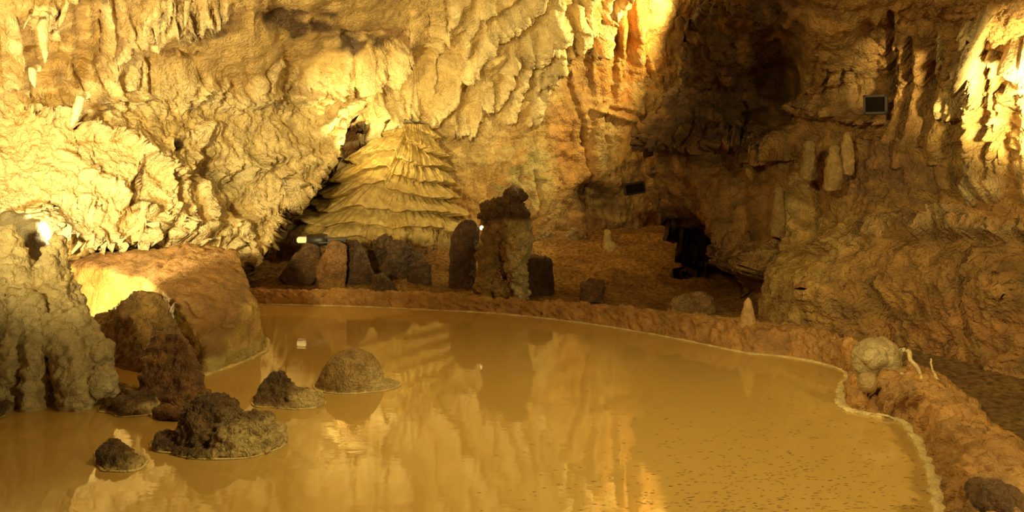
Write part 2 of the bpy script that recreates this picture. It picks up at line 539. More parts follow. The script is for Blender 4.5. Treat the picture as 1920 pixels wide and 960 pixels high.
for pts, wd, a in [
        ([(1060, 120), (1075, 170), (1090, 230), (1100, 270)], 7, -0.12), ([(1155, 30), (1160, 90), (1172, 150)], 5, -0.12),
        ([(1205, 60), (1210, 120), (1232, 160)], 5, -0.12), ([(1130, 130), (1135, 250), (1140, 330)], 5, -0.10),
        ([(1000, 320), (1010, 380), (1000, 410)], 5, -0.12), ([(1150, 205), (1190, 212), (1225, 240)], 6, -0.14),
        ([(330, 100), (360, 105), (372, 98)], 4, -0.10), ([(50, 200), (62, 215), (80, 218)], 4, -0.12), ([(195, 20), (192, 120)], 5, -0.10),
        ([(380, 78), (395, 74), (405, 70)], 5, -0.12), ([(1095, 260), (1112, 330), (1108, 400)], 5, -0.1)]:
    Hh = Hh + a * line(X + 4 * noise1(Y / 9, 91), Y, pts, wd)
# smoke-dark and orange stains in the stone, and shade painted into hollows
st = fbm(np.stack([X / 38, Y / 13, X * 0], -1), 4, 300)


def stain_or_shade(cx, cy, rx, ry, rot, colr, k=1.0, thr=0.0):
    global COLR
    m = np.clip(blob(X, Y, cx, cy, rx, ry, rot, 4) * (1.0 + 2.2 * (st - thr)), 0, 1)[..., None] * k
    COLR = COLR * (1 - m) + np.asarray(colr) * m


stain_or_shade(560, 40, 70, 26, 6, DARK * 0.8, 0.97)
stain_or_shade(690, 75, 80, 22, -4, DARK * 0.8, 0.97)
stain_or_shade(410, 60, 38, 16, -28, DARK, 0.8)
stain_or_shade(330, 104, 50, 6, -5, BROWN, 0.7)
stain_or_shade(275, 95, 40, 30, 0, OCHRE, 0.3)
stain_or_shade(730, 60, 60, 20, 0, BROWN, 0.6)
stain_or_shade(1170, 80, 70, 120, 0, np.array((0.62, 0.27, 0.05)), 0.75)
stain_or_shade(1080, 180, 60, 80, 0, BROWN, 0.55)
stain_or_shade(1110, 420, 90, 70, 0, BROWN, 0.8)
stain_or_shade(1120, 372, 34, 26, 0, DARK, 0.8)  # shade inside the hollow, painted dark
stain_or_shade(980, 320, 50, 70, 10, np.array((0.5, 0.42, 0.17)), 0.7)
stain_or_shade(660, 262, 20, 45, 10, np.array((0.34, 0.10, 0.03)), 0.9)
stain_or_shade(545, 178, 26, 34, 30, BROWN, 0.5)
stain_or_shade(90, 80, 90, 110, 0, OCHRE * 0.85, 0.75)
stain_or_shade(160, 90, 50, 70, 0, OCHRE * 0.85, 0.7)
stain_or_shade(318, 279, 20, 8, -22, DARK * 0.5, 1.0, -0.4)  # blackness of the hole painted into the wall
stain_or_shade(140, 235, 26, 10, -35, BROWN, 0.8)
stain_or_shade(245, 365, 16, 50, 4, OCHRE * 0.8, 0.7)  # shadow in the upright fold, put into the colour
stain_or_shade(395, 318, 42, 18, -25, OCHRE * 0.8, 0.8)  # shadow in the slanting fold, put into the colour
stain_or_shade(440, 395, 28, 16, -20, OCHRE * 0.8, 0.8)
stain_or_shade(440, 330, 60, 40, -20, np.array((0.5, 0.43, 0.22)), 0.5)
COLR = COLR * (1 - 0.4 * under[..., None]) + BROWN * 0.4 * under[..., None]  # shade under the lip tinted into the rock
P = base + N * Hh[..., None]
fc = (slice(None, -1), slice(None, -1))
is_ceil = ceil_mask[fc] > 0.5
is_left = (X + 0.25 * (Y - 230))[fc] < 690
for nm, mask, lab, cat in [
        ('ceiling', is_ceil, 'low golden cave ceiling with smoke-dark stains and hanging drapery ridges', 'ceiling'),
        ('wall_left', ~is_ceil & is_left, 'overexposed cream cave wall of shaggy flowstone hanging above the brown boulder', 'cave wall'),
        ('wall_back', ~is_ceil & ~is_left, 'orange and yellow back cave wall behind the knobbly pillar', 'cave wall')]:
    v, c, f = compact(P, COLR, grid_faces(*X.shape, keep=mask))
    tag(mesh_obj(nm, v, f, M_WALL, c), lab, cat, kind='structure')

# ---- right wall: a dark buttress standing in front of the back wall
ysr = np.concatenate([np.linspace(-600, -40, 60, endpoint=False), np.arange(-40, 760, step)])
sr = np.concatenate([np.linspace(-130, -10, 46, endpoint=False), np.arange(-10, 740, step), np.linspace(740, 1300, 50)])
S, Y = np.meshgrid(sr, ysr)
E = np.interp(Y, [-600, -100, 0, 60, 110, 190, 280, 400, 470, 560, 760], [1560, 1395, 1348, 1314, 1288, 1252, 1228, 1216, 1196, 1176, 1170])
E = E + 6 * noise1(Y / 23, 14) + 4 * noise1(Y / 8, 15)
sp = np.maximum(S, 0)
X = E + sp
D = np.interp(X, [1160, 1230, 1340, 1480, 1600, 1750, 1920, 2200, 2700], [12.6, 12.0, 10.8, 9.9, 9.0, 8.15, 7.35, 6.5, 5.3])
D += np.interp(Y, [-600, -100, 0, 150, 300, 450, 760], [-4.2, -1.6, -0.5, 0.5, 0.75, 0.2, -0.35]) * sst(1230, 1420, X)
D += -1.0 * blob(sp, Y, 130, -30, 170, 140, 0, 3) + 0.45 * blob(sp, Y, 170, 190, 130, 60, 0, 3)
round_ = np.clip(-S / 130.0, 0, 1)
edge = np.clip(1 - sp / 60.0, 0, 1)
D = D + 0.12 * edge ** 2 + 4.5 * np.sin(round_ * math.pi / 2)
X = X + 150 * round_ - 20 * np.sin(round_ * math.pi)
base = np.stack([(X - 960) / FPX * D, D, EYE - (Y - HOR) / FPX * D], -1)
N = grid_normals(base)
if (N[..., 1] > 0).mean() > 0.5:
    N = -N
big = fbm(base * 0.9, 4, 205)
small = fbm(base * 8.0, 4, 209, 0.6)
knob = cells(base * 14.0, 204)
flow = ridged(base * np.array([6.0, 5.0, 1.5]), 4, 221, 0.5)
calm = np.clip(blob(X, Y, 1770, 200, 95, 190, 0, 4) + blob(X, Y, 1570, 130, 90, 95, 0, 4), 0, 1)        # smooth flowstone curtains
block_ = sst(430, 520, Y + 0.1 * (X - 1650)) * sst(1440, 1490, X)
rgh = (1 - 0.75 * calm)
Hh = 0.20 * big * (1 - 0.6 * block_) + rgh * (0.05 * fbm(base * 2.6, 3, 219) + 0.036 * small + 0.018 * fbm(base * 22, 2, 217, 0.6)) + 0.02 * flow * sst(1450, 1600, X)
curt = np.abs(np.sin(X / 17 + 1.3 * noise1(X / 60, 251) + 0.5 * noise3(base * np.array([2, 2, 0.7]), 252)))
Hh += calm * 0.085 * curt ** 0.7
Hh += block_ * (0.028 * ridged(base * np.array([13.0, 9.0, 1.8]), 3, 255) + 0.03 * ridged(base * np.array([3.5, 3.0, 1.2]), 2, 256))
pock = blob(X, Y, 1320, 130, 110, 150, 25, 3)
Hh += pock * (0.09 * cells(base * 9.0, 231) + 0.02 * small)
Hh += 0.02 * knob
COLR = np.empty(base.shape)
t = np.clip(0.5 + 0.6 * fbm(base * np.array([1.6, 1.6, 0.8]), 4, 240), 0, 1)[..., None]
COLR[:] = BROWN * (1 - t) + np.array((0.44, 0.24, 0.07)) * t
whites = np.zeros(X.shape)
st = fbm(np.stack([X / 30, Y / 26, X * 0], -1), 4, 320)
# ledges and hanging curtains
add_fringe([(1225, 262), (1260, 275), (1290, 278), (1330, 275), (1370, 272), (1410, 290), (1470, 300), (1500, 285)], 70, 0.35, 12, 13, 31, 0.0, 8)
add_fringe([(1330, 470), (1350, 490), (1375, 505), (1400, 514), (1430, 522), (1455, 518), (1478, 500), (1490, 470)], 90, 0.55, 8, 7, 32, 0.0)
add_fringe([(1245, 470), (1262, 480), (1278, 470), (1290, 462), (1300, 476)], 40, 0.25, 16, 9, 33, 0.0)
add_fringe([(1500, 215), (1540, 222), (1580, 215), (1620, 222), (1660, 215), (1680, 220)], 60, 0.28, 6, 14, 34, 0.0, 8)
add_fringe([(1780, 205), (1815, 208), (1830, 215)], 130, 0.14, 10, 9, 36, 0.9)
add_fringe([(1740, 440), (1765, 455), (1790, 440), (1820, 446), (1850, 450), (1880, 446), (1920, 450), (2000, 452)], 46, 0.30, 10, 12, 37, 0.25, 8)
add_fringe([(1570, 470), (1600, 478), (1640, 470), (1690, 446), (1730, 425)], 40, 0.16, 12, 12, 38, 0.2, 8)
for k, (pts_, wd_, am_) in enumerate([
        ([(1862, 0), (1860, 100), (1858, 200), (1854, 300), (1850, 370)], 13, 0.30), ([(1806, 110), (1808, 160), (1812, 205)], 10, 0.16),
        ([(1840, 250), (1834, 320), (1826, 380)], 10, 0.16), ([(1884, 60), (1886, 120), (1880, 180)], 7, 0.14), ([(1892, 150), (1898, 190), (1890, 240)], 9, 0.18),
        ([(1915, 130), (1912, 180), (1900, 230), (1880, 300), (1868, 370)], 9, 0.18), ([(1906, 300), (1890, 330), (1874, 375)], 8, 0.16), ([(1832, 20), (1850, 40), (1858, 60)], 10, 0.2),
        ([(1772, 50), (1774, 90), (1768, 110)], 4, 0.08), ([(1818, 330), (1822, 380)], 8, 0.12), ([(1930, 60), (1940, 200), (1935, 380)], 20, 0.3), ([(1985, 20), (1990, 250)], 26, 0.3)]):
    add_ridge(pts_, wd_, am_, 60 + 2 * k)
whites = np.clip(whites, 0, 1)[..., None]
COLR = COLR * (1 - 0.8 * whites) + np.array((0.80, 0.60, 0.30)) * 0.8 * whites
foot = sst(560, 640, Y + 0.12 * (X - 1600)) * sst(1400, 1470, X)
for (cx, cy, rx, ry, a, rot) in [
        (1250, 500, 85, 85, -1.3, -10), (1390, 545, 70, 30, -0.55, 0), (1545, 600, 110, 130, 0.42, 0), (1505, 400, 28, 60, 0.26, 5),
        (1660, 520, 90, 120, 0.30, 0), (1845, 540, 110, 90, 0.28, 0), (1605, 330, 120, 60, 0.35, -20), (1690, 300, 60, 90, 0.2, 20),
        (1640, 196, 26, 22, -0.2, 0), (1310, 330, 18, 26, 0.18, 0), (1360, 340, 14, 30, 0.16, 0), (1420, 330, 12, 26, 0.22, 0),
        (1460, 310, 12, 22, 0.2, 0), (1480, 275, 14, 20, 0.2, 0), (1350, 430, 16, 16, 0.2, 0), (1560, 130, 60, 90, 0.22, 0),
        (1450, 160, 60, 90, -0.25, 10), (1700, 200, 12, 140, 0.14, 1), (1735, 210, 14, 150, 0.16, 1), (1780, 230, 24, 130, 0.18, 2),
        (1870, 200, 60, 190, 0.14, 0), (1820, 430, 40, 12, 0.2, -15), (1770, 475, 26, 30, 0.16, 30)]:
    Hh = Hh + a * blob(X, Y, cx, cy, rx, ry, rot, 3)
for pts, wd, a in [
        ([(1752, 110), (1750, 190), (1748, 260), (1744, 300)], 6, -0.16), ([(1726, 120), (1728, 240), (1720, 300)], 5, -0.14),
        ([(1715, 60), (1716, 140)], 5, -0.12), ([(1672, 20), (1674, 120), (1668, 190)], 8, -0.2), ([(1750, 122), (1800, 122)], 3, -0.1),
        ([(1560, 100), (1568, 200)], 6, -0.14), ([(1590, 110), (1586, 160)], 5, -0.1), ([(1484, 430), (1482, 500), (1462, 560), (1458, 590)], 9, -0.3),
        ([(1595, 250), (1592, 380)], 7, -0.16), ([(1690, 70), (1692, 150)], 4, -0.1), ([(1548, 350), (1545, 430)], 5, -0.1),
        ([(1390, 200), (1395, 280)], 6, -0.14), ([(1340, 200), (1342, 270)], 5, -0.1), ([(1300, 210), (1304, 270)], 5, -0.1),
        ([(1700, 540), (1705, 600), (1700, 680)], 6, -0.12), ([(1850, 480), (1856, 560), (1850, 640)], 8, -0.14), ([(1620, 620), (1700, 612), (1780, 616), (1900, 600)], 3, -0.05)]:
    Hh = Hh + a * line(X + 4 * noise1(Y / 9, 92), Y, pts, wd)
Hh += 0.14 * sst(440, 560, Y) * sst(1440, 1490, X)
stain_or_shade(1330, 120, 130, 170, 20, DARK * 0.95, 0.92, -0.25)  # shadow on the overhang painted dark
stain_or_shade(1460, 90, 60, 120, 0, DARK * 0.9, 0.9, -0.25)  # overhang shadow painted further right
stain_or_shade(1265, 270, 60, 230, 6, DARK * 1.2, 0.7, -0.1)  # left edge darkened to stand out from the back wall
stain_or_shade(1245, 510, 95, 100, 0, DARK * 0.45, 0.97, -0.3)  # shade of the deep recess painted in
stain_or_shade(1700, 350, 90, 60, 10, DARK * 1.4, 0.6)
stain_or_shade(1600, 330, 60, 60, 0, DARK * 1.4, 0.5)
stain_or_shade(1560, 130, 80, 90, 0, np.array((0.44, 0.27, 0.10)), 0.7)
stain_or_shade(1505, 400, 28, 62, 5, np.array((0.52, 0.35, 0.12)), 0.9)
stain_or_shade(1560, 520, 90, 110, 0, np.array((0.54, 0.34, 0.10)), 0.8)
stain_or_shade(1800, 230, 50, 140, 0, np.array((0.48, 0.30, 0.09)), 0.6)
stain_or_shade(1890, 260, 60, 140, 0, np.array((0.62, 0.36, 0.10)), 0.7)
stain_or_shade(1840, 640, 160, 60, 0, np.array((0.36, 0.165, 0.05)), 0.9)
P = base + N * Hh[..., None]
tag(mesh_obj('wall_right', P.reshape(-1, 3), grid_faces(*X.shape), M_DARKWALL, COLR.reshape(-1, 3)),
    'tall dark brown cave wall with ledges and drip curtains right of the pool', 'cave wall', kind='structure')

# ---- rim dam of the pool: inner waterline, crest and outer foot
RIM = [((300, 566), (300, 541, .17)), ((400, 568), (400, 541, .17)), ((490, 571), (490, 541, .18)), ((650, 574), (650, 543, .20)),
       ((800, 581), (800, 549, .19)), ((940, 589), (940, 559, .18)), ((1100, 607), (1100, 569, .20)), ((1250, 632), (1250, 584, .24)),
       ((1330, 648), (1335, 592, .26)), ((1400, 662), (1420, 600, .27)), ((1470, 669), (1500, 610, .27)), ((1540, 682), (1570, 628, .28)),
       ((1590, 702), (1630, 650, .30)), ((1582, 735), (1690, 674, .30)), ((1588, 766), (1725, 697, .30)), ((1650, 783), (1755, 724, .30)),
       ((1700, 797), (1785, 754, .30)), ((1730, 842), (1832, 797, .30)), ((1755, 900), (1880, 858, .30)), ((1766, 960), (1910, 930, .30)),
       ((1770, 1050), (1940, 1060, .30)), ((1740, 1250), (1960, 1350, .30))]
inn = np.array([on_level(*a)[:2] for a, b in RIM])
cre = np.array([tuple(on_level(b[0], b[1], b[2])) for a, b in RIM])
seg = np.concatenate([[0], np.cumsum(np.hypot(*np.diff(cre[:, :2], axis=0).T))])
nl = 900
tt = np.interp(np.linspace(0, seg[-1], nl), seg, np.linspace(0, 1, len(seg)))
I2, C3 = crom(inn, tt), crom(cre, tt)
vec = C3[:, :2] - I2
wdt = np.linalg.norm(vec, axis=1, keepdims=True)
tan = np.gradient(C3[:, :2], axis=0)
tan /= np.linalg.norm(tan, axis=1, keepdims=True)
nrm = np.stack([-tan[:, 1], tan[:, 0]], 1)            # outward
nrm *= np.sign((nrm * vec).sum(1, keepdims=True))
out = C3[:, :2] + nrm * np.clip(wdt, 0.30, 0.42)
prof = [(-0.05, -0.30), (0.0, 0.0), (0.10, 0.42), (0.32, 0.78), (0.62, 0.96), (1.0, 1.0), (1.35, 0.9), (1.7, 0.6), (1.95, 0.2), (2.1, -0.4)]
npf = 64
pr = crom(prof, np.linspace(0, 1, npf))
rim = np.empty((nl, npf, 3))
for k in range(npf):
    a, hz = pr[k]
    if a <= 1:
        xy = I2 + vec * a
    else:
        xy = C3[:, :2] + (out - C3[:, :2]) * (a - 1)
    rim[:, k, :2] = xy
    rim[:, k, 2] = (C3[:, 2] * hz) if hz > 0 else hz
Nr = grid_normals(rim)
if Nr[:, npf // 2, 2].mean() < 0:
    Nr = -Nr
arc = np.linspace(0, seg[-1], nl)[:, None] + 0 * rim[..., 0]
acr = np.broadcast_to(np.linspace(0, 1, npf), arc.shape)
crk = ridged(np.stack([arc * 5 + acr * 3, acr * 3.2, arc * 0], -1), 3, 402)
dh = 0.035 * fbm(rim * 4, 4, 400) + 0.022 * fbm(rim * 14, 3, 401) - 0.030 * np.clip(crk - 0.85, 0, 1) * 2.0
crk2 = ridged(np.stack([arc * 9 + acr * 9, arc * 1.5 - acr * 2, arc * 0], -1), 3, 412)
dh -= 0.028 * np.clip(crk2 - 0.95, 0, 1) * 2.2 * sst(seg[-1] * 0.55, seg[-1] * 0.7, arc)
pit = cells(np.stack([arc * 9, acr * 9, arc * 0], -1), 405)
dh -= 0.040 * np.clip(pit - 0.55, 0, 1) * 2 * np.clip(0.4 + fbm(rim * 1.7, 2, 406), 0, 1) * sst(0.12, 0.2, acr)
dh *= sst(0.07, 0.16, acr)
rim = rim + Nr * dh[..., None]
tcol = np.clip(0.5 + 0.6 * fbm(rim * 3, 3, 410), 0, 1)[..., None]
crim = MUD * (0.8 + 0.35 * tcol)
topc = (sst(0.35, 0.6, acr) * np.clip(0.3 + fbm(rim * 1.1, 2, 411), 0, 0.8))[..., None]
crim = crim * (1 - topc) + np.array((0.50, 0.28, 0.09)) * topc
ro = mesh_obj('pool_rim', rim.reshape(-1, 3), grid_faces(nl, npf), M_MUD, crim.reshape(-1, 3))
tag(ro, 'low reddish-brown mud rim curving round the far and right side of the pool', 'pool rim', kind='structure')
# pale mineral crust at the waterline: a thin lumpy bead along the inner edge
nb = 10
ang = np.linspace(0, 2 * math.pi, nb, endpoint=False)
vdir = vec / wdt
vsm = np.stack([np.convolve(np.pad(vdir[:, k], 12, 'edge'), np.ones(25) / 25, 'valid') for k in (0, 1)], 1)
rad = 0.016 * (1 + 0.5 * noise1(np.arange(nl) / 9.0, 30) + 0.5 * noise1(np.arange(nl) / 3.0, 31))
rad = rad * (1 + 1.3 * sst(0.62, 0.75, np.linspace(0, 1, nl)))
cc = np.empty((nl, nb + 1, 3))
for k in range(nb + 1):
    a = ang[k % nb]
    cc[:, k, :2] = I2 - vsm * 0.005 + vsm * (np.cos(a) * rad * 2.0)[:, None]
    cc[:, k, 2] = 0.004 + np.sin(a) * rad * 0.6
mesh_obj('waterline_crust', cc.reshape(-1, 3), grid_faces(nl, nb + 1), M_FLOW, CRUST, parent=ro)['label'] = 'pale yellow mineral crust at the waterline'

# ---- floor: gravel path on the right, rising debris behind the rim, bed of the pool
gx, gy = np.meshgrid(np.arange(-9, 9.01, 0.045), np.arange(0.3, 18.5, 0.045))
poly = np.concatenate([C3[:, :2], [[-1.5 + C3[-1, 0], -3], [-12, -3], [-12, 11.6]]])


def poly_dist(px, py, pl):
    d = np.full(px.shape, 1e9)
    inside = np.zeros(px.shape, bool)
    q = np.roll(pl, -1, axis=0)
    for (x0, y0), (x1, y1) in zip(pl, q):
        dx, dy = x1 - x0, y1 - y0
        t = np.clip(((px - x0) * dx + (py - y0) * dy) / (dx * dx + dy * dy + 1e-12), 0, 1)
        d = np.minimum(d, np.hypot(px - x0 - t * dx, py - y0 - t * dy))
        c = ((y0 > py) != (y1 > py)) & (px < (x1 - x0) * (py - y0) / (y1 - y0 + 1e-12) + x0)
        inside ^= c
    return np.where(inside, -d, d)


sel = np.concatenate([poly[:nl:12], poly[nl - 1:]])
sd = poly_dist(gx, gy, sel)
outz = 0.07 + 0.11 * np.clip(gy - 11.6, 0, 6) * (gx > -9) + 0.02 * np.clip(gx - 2, 0, 5)
lump = fbm(np.stack([gx * 1.4, gy * 1.4, gx * 0], -1), 4, 500)
peb = cells(np.stack([gx * 13, gy * 13, gx * 0], -1), 501)
outz = outz + sst(11.3, 12.5, gy) * (0.10 * np.clip(lump, -0.5, 1)) + 0.022 * peb + 0.012 * lump
gz = np.where(sd < 0, -0.45, outz)
gz = gz * sst(-0.25, 0.15, sd) + -0.45 * (1 - sst(-0.25, 0.15, sd))
tcol = np.clip(0.5 + 0.6 * fbm(np.stack([gx * 1.1, gy * 1.1, gx * 0], -1), 4, 505) + 0.4 * (peb - 0.5), 0, 1)[..., None]
fcol = np.array((0.24, 0.12, 0.035)) * (1 - tcol) + np.array((0.46, 0.26, 0.08)) * tcol
back = (sst(11.5, 13.0, gy) * sst(-0.2, 0.8, gx))[..., None]
fcol = fcol * (1 + 0.35 * back)
fcol = fcol * (1 - 0.35 * (sst(2.0, 2.8, gx) * (1 - sst(8.0, 9.0, gy)))[..., None])
tag(mesh_obj('floor', np.stack([gx, gy, gz], -1).reshape(-1, 3), grid_faces(*gx.shape)[:, ::-1], M_GRAVEL, fcol.reshape(-1, 3)),
    'brown gravel and mud cave floor beyond the pool rim', 'cave floor', kind='structure')

# ---- the water: murky gold, mirror-smooth
mw = bpy.data.materials.new('murky_water')
mw.use_nodes = True
nt = mw.node_tree
b = nt.nodes['Principled BSDF']
b.inputs['Base Color'].default_value = (0.50, 0.315, 0.085, 1)
b.inputs['Roughness'].default_value = 0.03
b.inputs['IOR'].default_value = 1.5
b.inputs['Specular IOR Level'].default_value = 0.6
tc = nt.nodes.new('ShaderNodeTexCoord')
mp = nt.nodes.new('ShaderNodeMapping')
mp.inputs['Scale'].default_value = (1.0, 2.2, 1.0)
nz = nt.nodes.new('ShaderNodeTexNoise')
nz.inputs['Scale'].default_value = 5.0
nz.inputs['Detail'].default_value = 3
bp = nt.nodes.new('ShaderNodeBump')
bp.inputs['Strength'].default_value = 0.012
bp.inputs['Distance'].default_value = 0.05
nt.links.new(tc.outputs['Object'], mp.inputs['Vector'])
nt.links.new(mp.outputs[0], nz.inputs['Vector'])
nt.links.new(nz.outputs['Fac'], bp.inputs['Height'])
nt.links.new(bp.outputs['Normal'], b.inputs['Normal'])
wv = [(-9, 0.3, 0), (4.2, 0.3, 0), (4.2, 12.2, 0), (-9, 12.2, 0)]
tag(mesh_obj('pool_water', wv, [(0, 1, 2, 3)], mw), 'still murky golden pool water mirroring the cave', 'water', kind='structure')


# ================================================================== ROCKS AND FORMATIONS
def remesh(bm, voxel, smooth_it=1):
    me = bpy.data.meshes.new('tmp')
    bm.to_mesh(me)
    bm.free()
    o = bpy.data.objects.new('tmp', me)
    COL.objects.link(o)
    md = o.modifiers.new('r', 'REMESH')
    md.mode = 'VOXEL'
    md.voxel_size = voxel
    if smooth_it:
        sm = o.modifiers.new('s', 'SMOOTH')
        sm.factor = 0.5
        sm.iterations = smooth_it
    dg = bpy.context.evaluated_depsgraph_get()
    res = bpy.data.meshes.new_from_object(o.evaluated_get(dg))
    bpy.data.objects.remove(o)
    bpy.data.meshes.remove(me)
    return res


def ell(bm, c, r, rot=(0, 0, 0), sub=3):
    from mathutils import Euler
    m = Matrix.Translation(Vector(c)) @ Euler([math.radians(a) for a in rot]).to_matrix().to_4x4() @ Matrix.Diagonal((r[0], r[1], r[2], 1))
    bmesh.ops.create_icosphere(bm, subdivisions=sub, radius=1.0, matrix=m)


def hull(bm, pts):
    vs = [bm.verts.new(p) for p in pts]
    r = bmesh.ops.convex_hull(bm, input=vs)
    junk = [g for g in set(r['geom_interior']) | set(r['geom_unused']) if isinstance(g, bmesh.types.BMVert)]
    if junk:
        bmesh.ops.delete(bm, geom=junk, context='VERTS')


def taper(bm, pts, n=16):
    """a closed tube through (x, y, z, radius) points"""
    rings = []
    P_ = [Vector(p[:3]) for p in pts]
    for i, p in enumerate(pts):
        d = (P_[min(i + 1, len(pts) - 1)] - P_[max(i - 1, 0)]).normalized()
        a = d.orthogonal().normalized()
        c = d.cross(a)
        rings.append([bm.verts.new(P_[i] + (a * math.cos(k / n * 2 * math.pi) + c * math.sin(k / n * 2 * math.pi)) * p[3]) for k in range(n)])
    for r0, r1 in zip(rings[:-1], rings[1:]):
        for k in range(n):
            bm.faces.new((r0[k], r0[(k + 1) % n], r1[(k + 1) % n], r1[k]))
    bm.faces.new(rings[0][::-1])
    bm.faces.new(rings[-1])
    bmesh.ops.recalc_face_normals(bm, faces=bm.faces)


def rock(name, build, loc, voxel=0.02, rough=0.03, fine=0.012, knobs=0.0, kscale=12, streak=0.0, col=BROWN, col2=None, seed=1, mat=None, parent=None,
         smooth_it=1, colfn=None, dispfn=None, freq=1.0):
    bm = bmesh.new()
    build(bm)
    me = remesh(bm, voxel, smooth_it)
    n = len(me.vertices)
    co = np.empty(n * 3, np.float32)
    me.vertices.foreach_get('co', co)
    co = co.reshape(-1, 3).astype(float)
    nr = np.empty(n * 3, np.float32)
    me.vertices.foreach_get('normal', nr)
    nr = nr.reshape(-1, 3).astype(float)
    q = co + seed * 7.13
    h = rough * fbm(q * 3.2 * freq, 3, seed) + fine * fbm(q * 13 * freq, 4, seed + 3, 0.6)
    if knobs:
        h += knobs * (cells(q * kscale, seed + 5) - 0.3)
    if streak:
        h += streak * ridged(q * np.array([7.0, 7.0, 1.6]), 3, seed + 7)
    if dispfn:
        h += dispfn(co, nr, q)
    co2 = co + nr * h[:, None]
    me.vertices.foreach_set('co', co2.astype(np.float32).ravel())
    me.polygons.foreach_set('use_smooth', np.ones(len(me.polygons), dtype=bool))
    c2 = col if col2 is None else col2
    t = np.clip(0.5 + 0.8 * fbm(q * 2.6, 4, seed + 11), 0, 1)[:, None]
    c = np.asarray(col) * (1 - t) + np.asarray(c2) * t
    if colfn:
        c = colfn(co2, nr, q, c)
    set_col(me, c)
    me.update()
    me.name = name
    me.materials.append(mat or M_ROCK)
    o = bpy.data.objects.new(name, me)
    COL.objects.link(o)
    if parent:
        o.parent = parent
    o.location = loc
    return o


def crust_ring(parent, pts, r=0.012, seed=0, closed=True):
    """the pale mineral line a rock wears at the water's edge; pts are in the parent's space"""
    pts = np.asarray(pts, float)
    if closed:
        pts = np.concatenate([pts, pts[:1]])
    n = 90
    c = crom(pts, np.linspace(0, 1, n))
    tn = np.gradient(c, axis=0)
    tn /= np.linalg.norm(tn, axis=1, keepdims=True) + 1e-9
    nn = np.stack([-tn[:, 1], tn[:, 0]], 1)
    k = 8
    g = np.empty((n, k + 1, 3))
    rr = r * (1 + 0.5 * noise1(np.arange(n) / 4.0, seed))
    for j in range(k + 1):
        a = j / k * 2 * math.pi
        g[:, j, :2] = c[:, :2] + nn * (np.cos(a) * rr * 1.8)[:, None]
        g[:, j, 2] = 0.004 + np.sin(a) * rr
    o = mesh_obj('waterline_crust', g.reshape(-1, 3), grid_faces(n, k + 1), M_FLOW, CRUST, parent=parent)
    o['label'] = 'pale yellow mineral crust at the waterline'
    return o


def slice_ring(o, z=0.0, n=26, grow=1.02):
    """outline of a rock at height z of its own space, as a closed ring"""
    me = o.data
    co = np.empty(len(me.vertices) * 3, np.float32)
    me.vertices.foreach_get('co', co)
    co = co.reshape(-1, 3)
    m = np.abs(co[:, 2] - z) < 0.03
    p = co[m][:, :2]
    c = (p.max(0) + p.min(0)) / 2
    a = np.arctan2(p[:, 1] - c[1], p[:, 0] - c[0])
    r = np.hypot(p[:, 0] - c[0], p[:, 1] - c[1])
    ring = []
    for k in range(n):
        t = -math.pi + 2 * math.pi * (k + 0.5) / n
        da = np.abs((a - t + math.pi) % (2 * math.pi) - math.pi)
        s = da < 2 * math.pi / n * 0.8
        if s.any():
            rr = np.percentile(r[s], 85) * grow
            ring.append((c[0] + rr * math.cos(t), c[1] + rr * math.sin(t), 0))
    return ring


def px_local(o, px, py, d):
    return at(px, py, d) - Vector(o)


def two_tone(c_low, z0, z1):
    def f(co, nr, q, c):
        t = (1 - sst(z0, z1, co[:, 2] + 0.03 * fbm(q * 9, 2, 3)))[:, None]
        return c * (1 - t) + np.asarray(c_low) * t
    return f


# ---- big brown boulder on the left
B0 = on_level(330, 700)
B0 = Vector((B0.x, 8.4, 0))


def L(px, py, d):
    p = at(px, py, d)
    return (p.x - B0.x, p.y - B0.y, p.z)


def build_boulder(bm):
    hull(bm, [L(493, 662, 8.4), L(489, 610, 8.45), L(464, 525, 8.75), L(446, 482, 9.3), L(345, 456, 9.8), L(285, 466, 9.8), L(410, 464, 10.0),
              L(395, 705, 7.6), L(380, 640, 7.75), L(335, 575, 8.0), L(300, 540, 8.35), L(270, 522, 8.9), L(440, 540, 8.45), L(300, 720, 8.0),
              L(470, 560, 8.5), L(260, 640, 9.9), L(492, 700, 8.6), L(250, 700, 8.6), L(400, 720, 7.7), L(480, 640, 9.9), L(395, 520, 8.6), L(425, 610, 8.1)])
    # the long shelf reaching left, hollowed towards the lamp
    hull(bm, [L(120, 480, 9.7), L(128, 500, 9.55), L(300, 468, 9.7), L(300, 528, 8.8), L(165, 620, 9.3), L(110, 640, 9.5), L(130, 490, 10.2), L(300, 470, 10.3),
              L(300, 640, 8.9), L(280, 700, 9.6), L(110, 660, 10.0)])


def boulder_col(co, nr, q, c):
    top = sst(0.25, 0.6, nr[:, 2] + 0.25 * fbm(q * 3, 2, 6))[:, None]
    c = c * (1 - top * 0.8) + np.array((0.22, 0.10, 0.035)) * top * 0.8
    low = (1 - sst(0.07, 0.15, co[:, 2] + 0.05 * fbm(q * 6, 2, 8)))[:, None]
    return c * (1 - low) + np.array((0.50, 0.38, 0.13)) * low


bd = rock('boulder', build_boulder, B0, 0.02, 0.05, 0.014, 0.0, 10, 0.004, np.array((0.54, 0.36, 0.10)), np.array((0.44, 0.26, 0.065)), 11, M_MUD, colfn=boulder_col,
          dispfn=lambda co, nr, q: -0.03 * np.clip(ridged(q * 2.0, 2, 44) - 0.9, 0, 1) * 3)
tag(bd, 'large flat-topped brown boulder at the left shore of the pool', 'boulder')
crust_ring(bd, [(v[0], v[1], 0) for v in (L(380, 706, 7.44), L(420, 692, 7.68), L(455, 678, 7.94), L(485, 664, 8.25), L(500, 655, 8.5), L(500, 640, 9.0))], 0.016, 4, closed=False)

